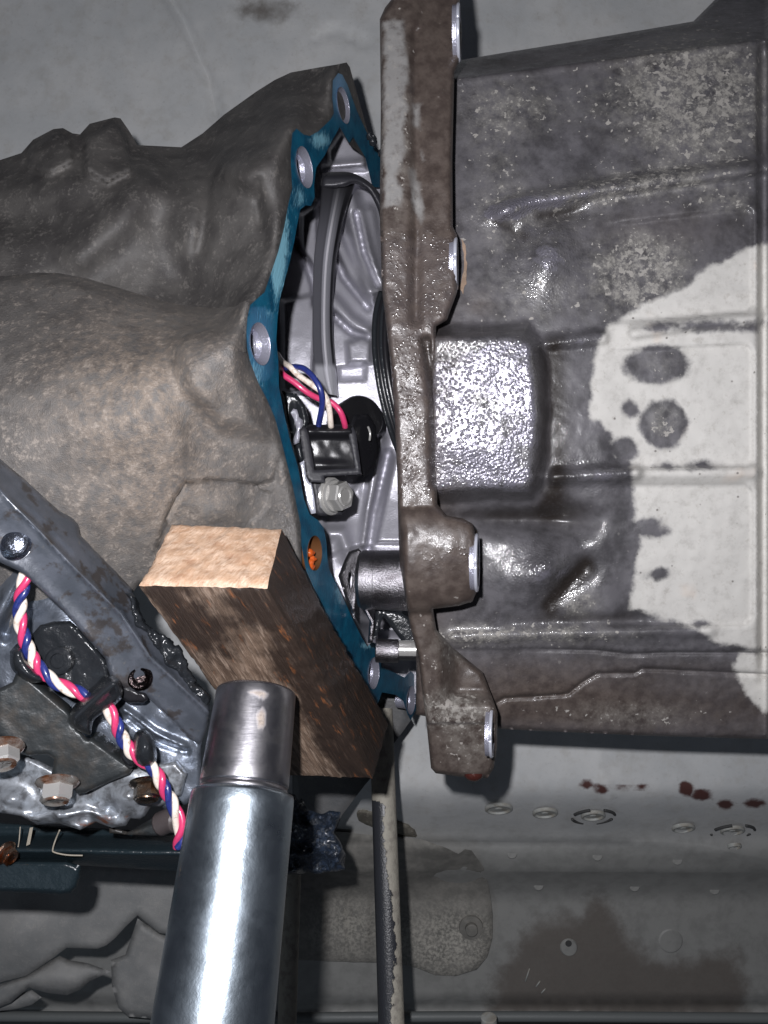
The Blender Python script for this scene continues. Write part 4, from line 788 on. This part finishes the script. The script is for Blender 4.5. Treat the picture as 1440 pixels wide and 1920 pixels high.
# twisted wires
rp = spline([(48,1078),(44,1095),(38,1130),(38,1165),(48,1203),(62,1235),(82,1262),(107,1281),(136,1294),(165,1306),(190,1320),(205,1332),(217,1355),(230,1385),(247,1410),(268,1426),(288,1442),(304,1470),(320,1500),(333,1530),(339,1560),(336,1590)], 10)
dep = lambda s: .338+.012*s+(.0035 if False else 0)
L = [0]
for i in range(1, len(rp)): L.append(L[-1]+float(np.hypot(*(rp[i]-rp[i-1]))))
har = thing('twisted_wires', 'twisted bundle of pink, blue and cream wires running down through black clips', 'wires', P(336,1590,.36))
pitch = 84.0; rad = 6.9
for kk, (mm, lab) in enumerate(((WHT,'cream wire'), (PINK,'pink wire'), (BLU,'dark blue wire'))):
    pts = []
    for i in range(len(rp)):
        T = rp[min(i+1, len(rp)-1)]-rp[max(i-1, 0)]; T = T/np.hypot(*T); n = np.array([-T[1], T[0]])
        a = -2*math.pi*(L[i]/pitch)+.55*math.sin(L[i]/47)+.3*math.sin(L[i]/19+kk)+kk*2.094+.6; dd = dep(L[i]/L[-1]); rd = rad
        x, y = rp[i]+n*rd*math.cos(a); pts.append(P(x, y, dd-rad*dd/F*math.sin(a)))
    tube('wire', pts, 6.8*.345/F, mm, har, 12, 1, label=lab, raw=True)
def clip(poly, d, lab, hl, par=None):
    poly = [tuple(p) for p in spline(poly, 4, True)]
    return tag(relief('cable_clip', poly, d, OILBLK, None, 4, .014, .98, 14, .010), lab, 'clip', 'black clips on the twisted wires')
clip([(134,1330),(150,1312),(163,1296),(180,1282),(194,1268),(212,1268),(226,1278),(229,1306),(212,1325),(196,1336),(178,1348),(172,1364),(170,1378),(150,1372),(131,1357)], lambda X, Y: .338-.006*ridge([(140,1345),(185,1305),(215,1280)], X, Y, 12)+.0008*fbm(X, Y, 16, 3), 'big curved glossy black clip wrapping the middle of the twisted wires', 0)
clip([(20,1222),(34,1212),(44,1218),(50,1236),(66,1256),(78,1268),(80,1278),(60,1280),(36,1268),(20,1250)], lambda X, Y: .333+.0008*fbm(X, Y, 16, 3), 'small wet black clip at the upper end of the twisted wires', 0)
c3 = [(254,1374),(266,1367),(278,1372),(288,1386),(294,1410),(292,1430),(282,1440),(262,1438),(250,1424),(248,1396)]
clip(c3, lambda X, Y: .341-.005*gau(X, Y, 270, 1405, 18, 26), 'oval black clip near the lower bolt on the twisted wires', 0)
tag(relief('rubber_tab', [(224,1396),(240,1392),(252,1400),(254,1438),(240,1440),(226,1424)], lambda X, Y: .350+0*X, BLK, None, 4, .01, 1, 5, .004), 'small black rubber tab left of the oval clip', 'tab')
tag(relief('rubber_wedge', [(226,1282),(274,1300),(278,1312),(270,1318),(240,1318),(226,1308)], lambda X, Y: .356+0*X, BLK, None, 4, .01, 1, 4, .003), 'black wedge piece right of the big curved clip', 'wedge')

# ================================================================ RODS behind
def rodm():
    m = M('tarred_rod'); t = m.attr('al'); n = m.noise(5, 5, .6); f = m.step(m.mt('ADD', t, m.mt('MULTIPLY', m.mt('SUBTRACT', n, .5), .9)), .47, .53)
    return m.out(m.mix(f, m.mix(m.step(n, .45, .65), (.34,.32,.27), (.24,.22,.19)), (.030,.032,.038)), m.mixf(f, .6, .3), 0, m.bump(m.mt('ADD', m.noise(1.2, 4, .6, seed=3), m.mt('MULTIPLY', f, 1.5)), .0008, .6), m.mt('MULTIPLY', f, .3), .3)
RD = rodm()
def rod(x0, y0, x1, y1, d0, d1, r, lab, tar):
    a, b = P(x0, y0, d0), P(x1, y1, d1); axr = (b-a).normalized(); ax_, u, v = frame_of(axr); V = []; Fc = []; al = []; n = 50; seg = 28
    for i in range(n+1):
        c = a.lerp(b, i/n)
        for k in range(seg):
            th = 2*math.pi*k/seg; w = u*math.cos(th)+v*math.sin(th); V.append(c+w*r); al.append(tar(i/n, w.x))
    for i in range(n):
        for k in range(seg): j = (k+1) % seg; Fc.append((i*seg+k, i*seg+j, (i+1)*seg+j, (i+1)*seg+k))
    return tag(mk('support_rod', V, Fc, RD, None, True, {'al': al}), lab, 'rod', 'rods standing behind the post')
rod(714,1330,736,1980,.605,.53,.0088,'long pale rod half coated in black tar, standing right of the steel post', lambda t, w: (.5-.75*(w-.0)+.45*math.sin(t*11+.4)*.5+.15 if t > .28 else .0)-(1.2*max(0, .30-t)))
rod(548,1640,536,1980,.565,.52,.0062,'thin pale rod mostly hidden behind the right side of the steel post', lambda t, w: .15)
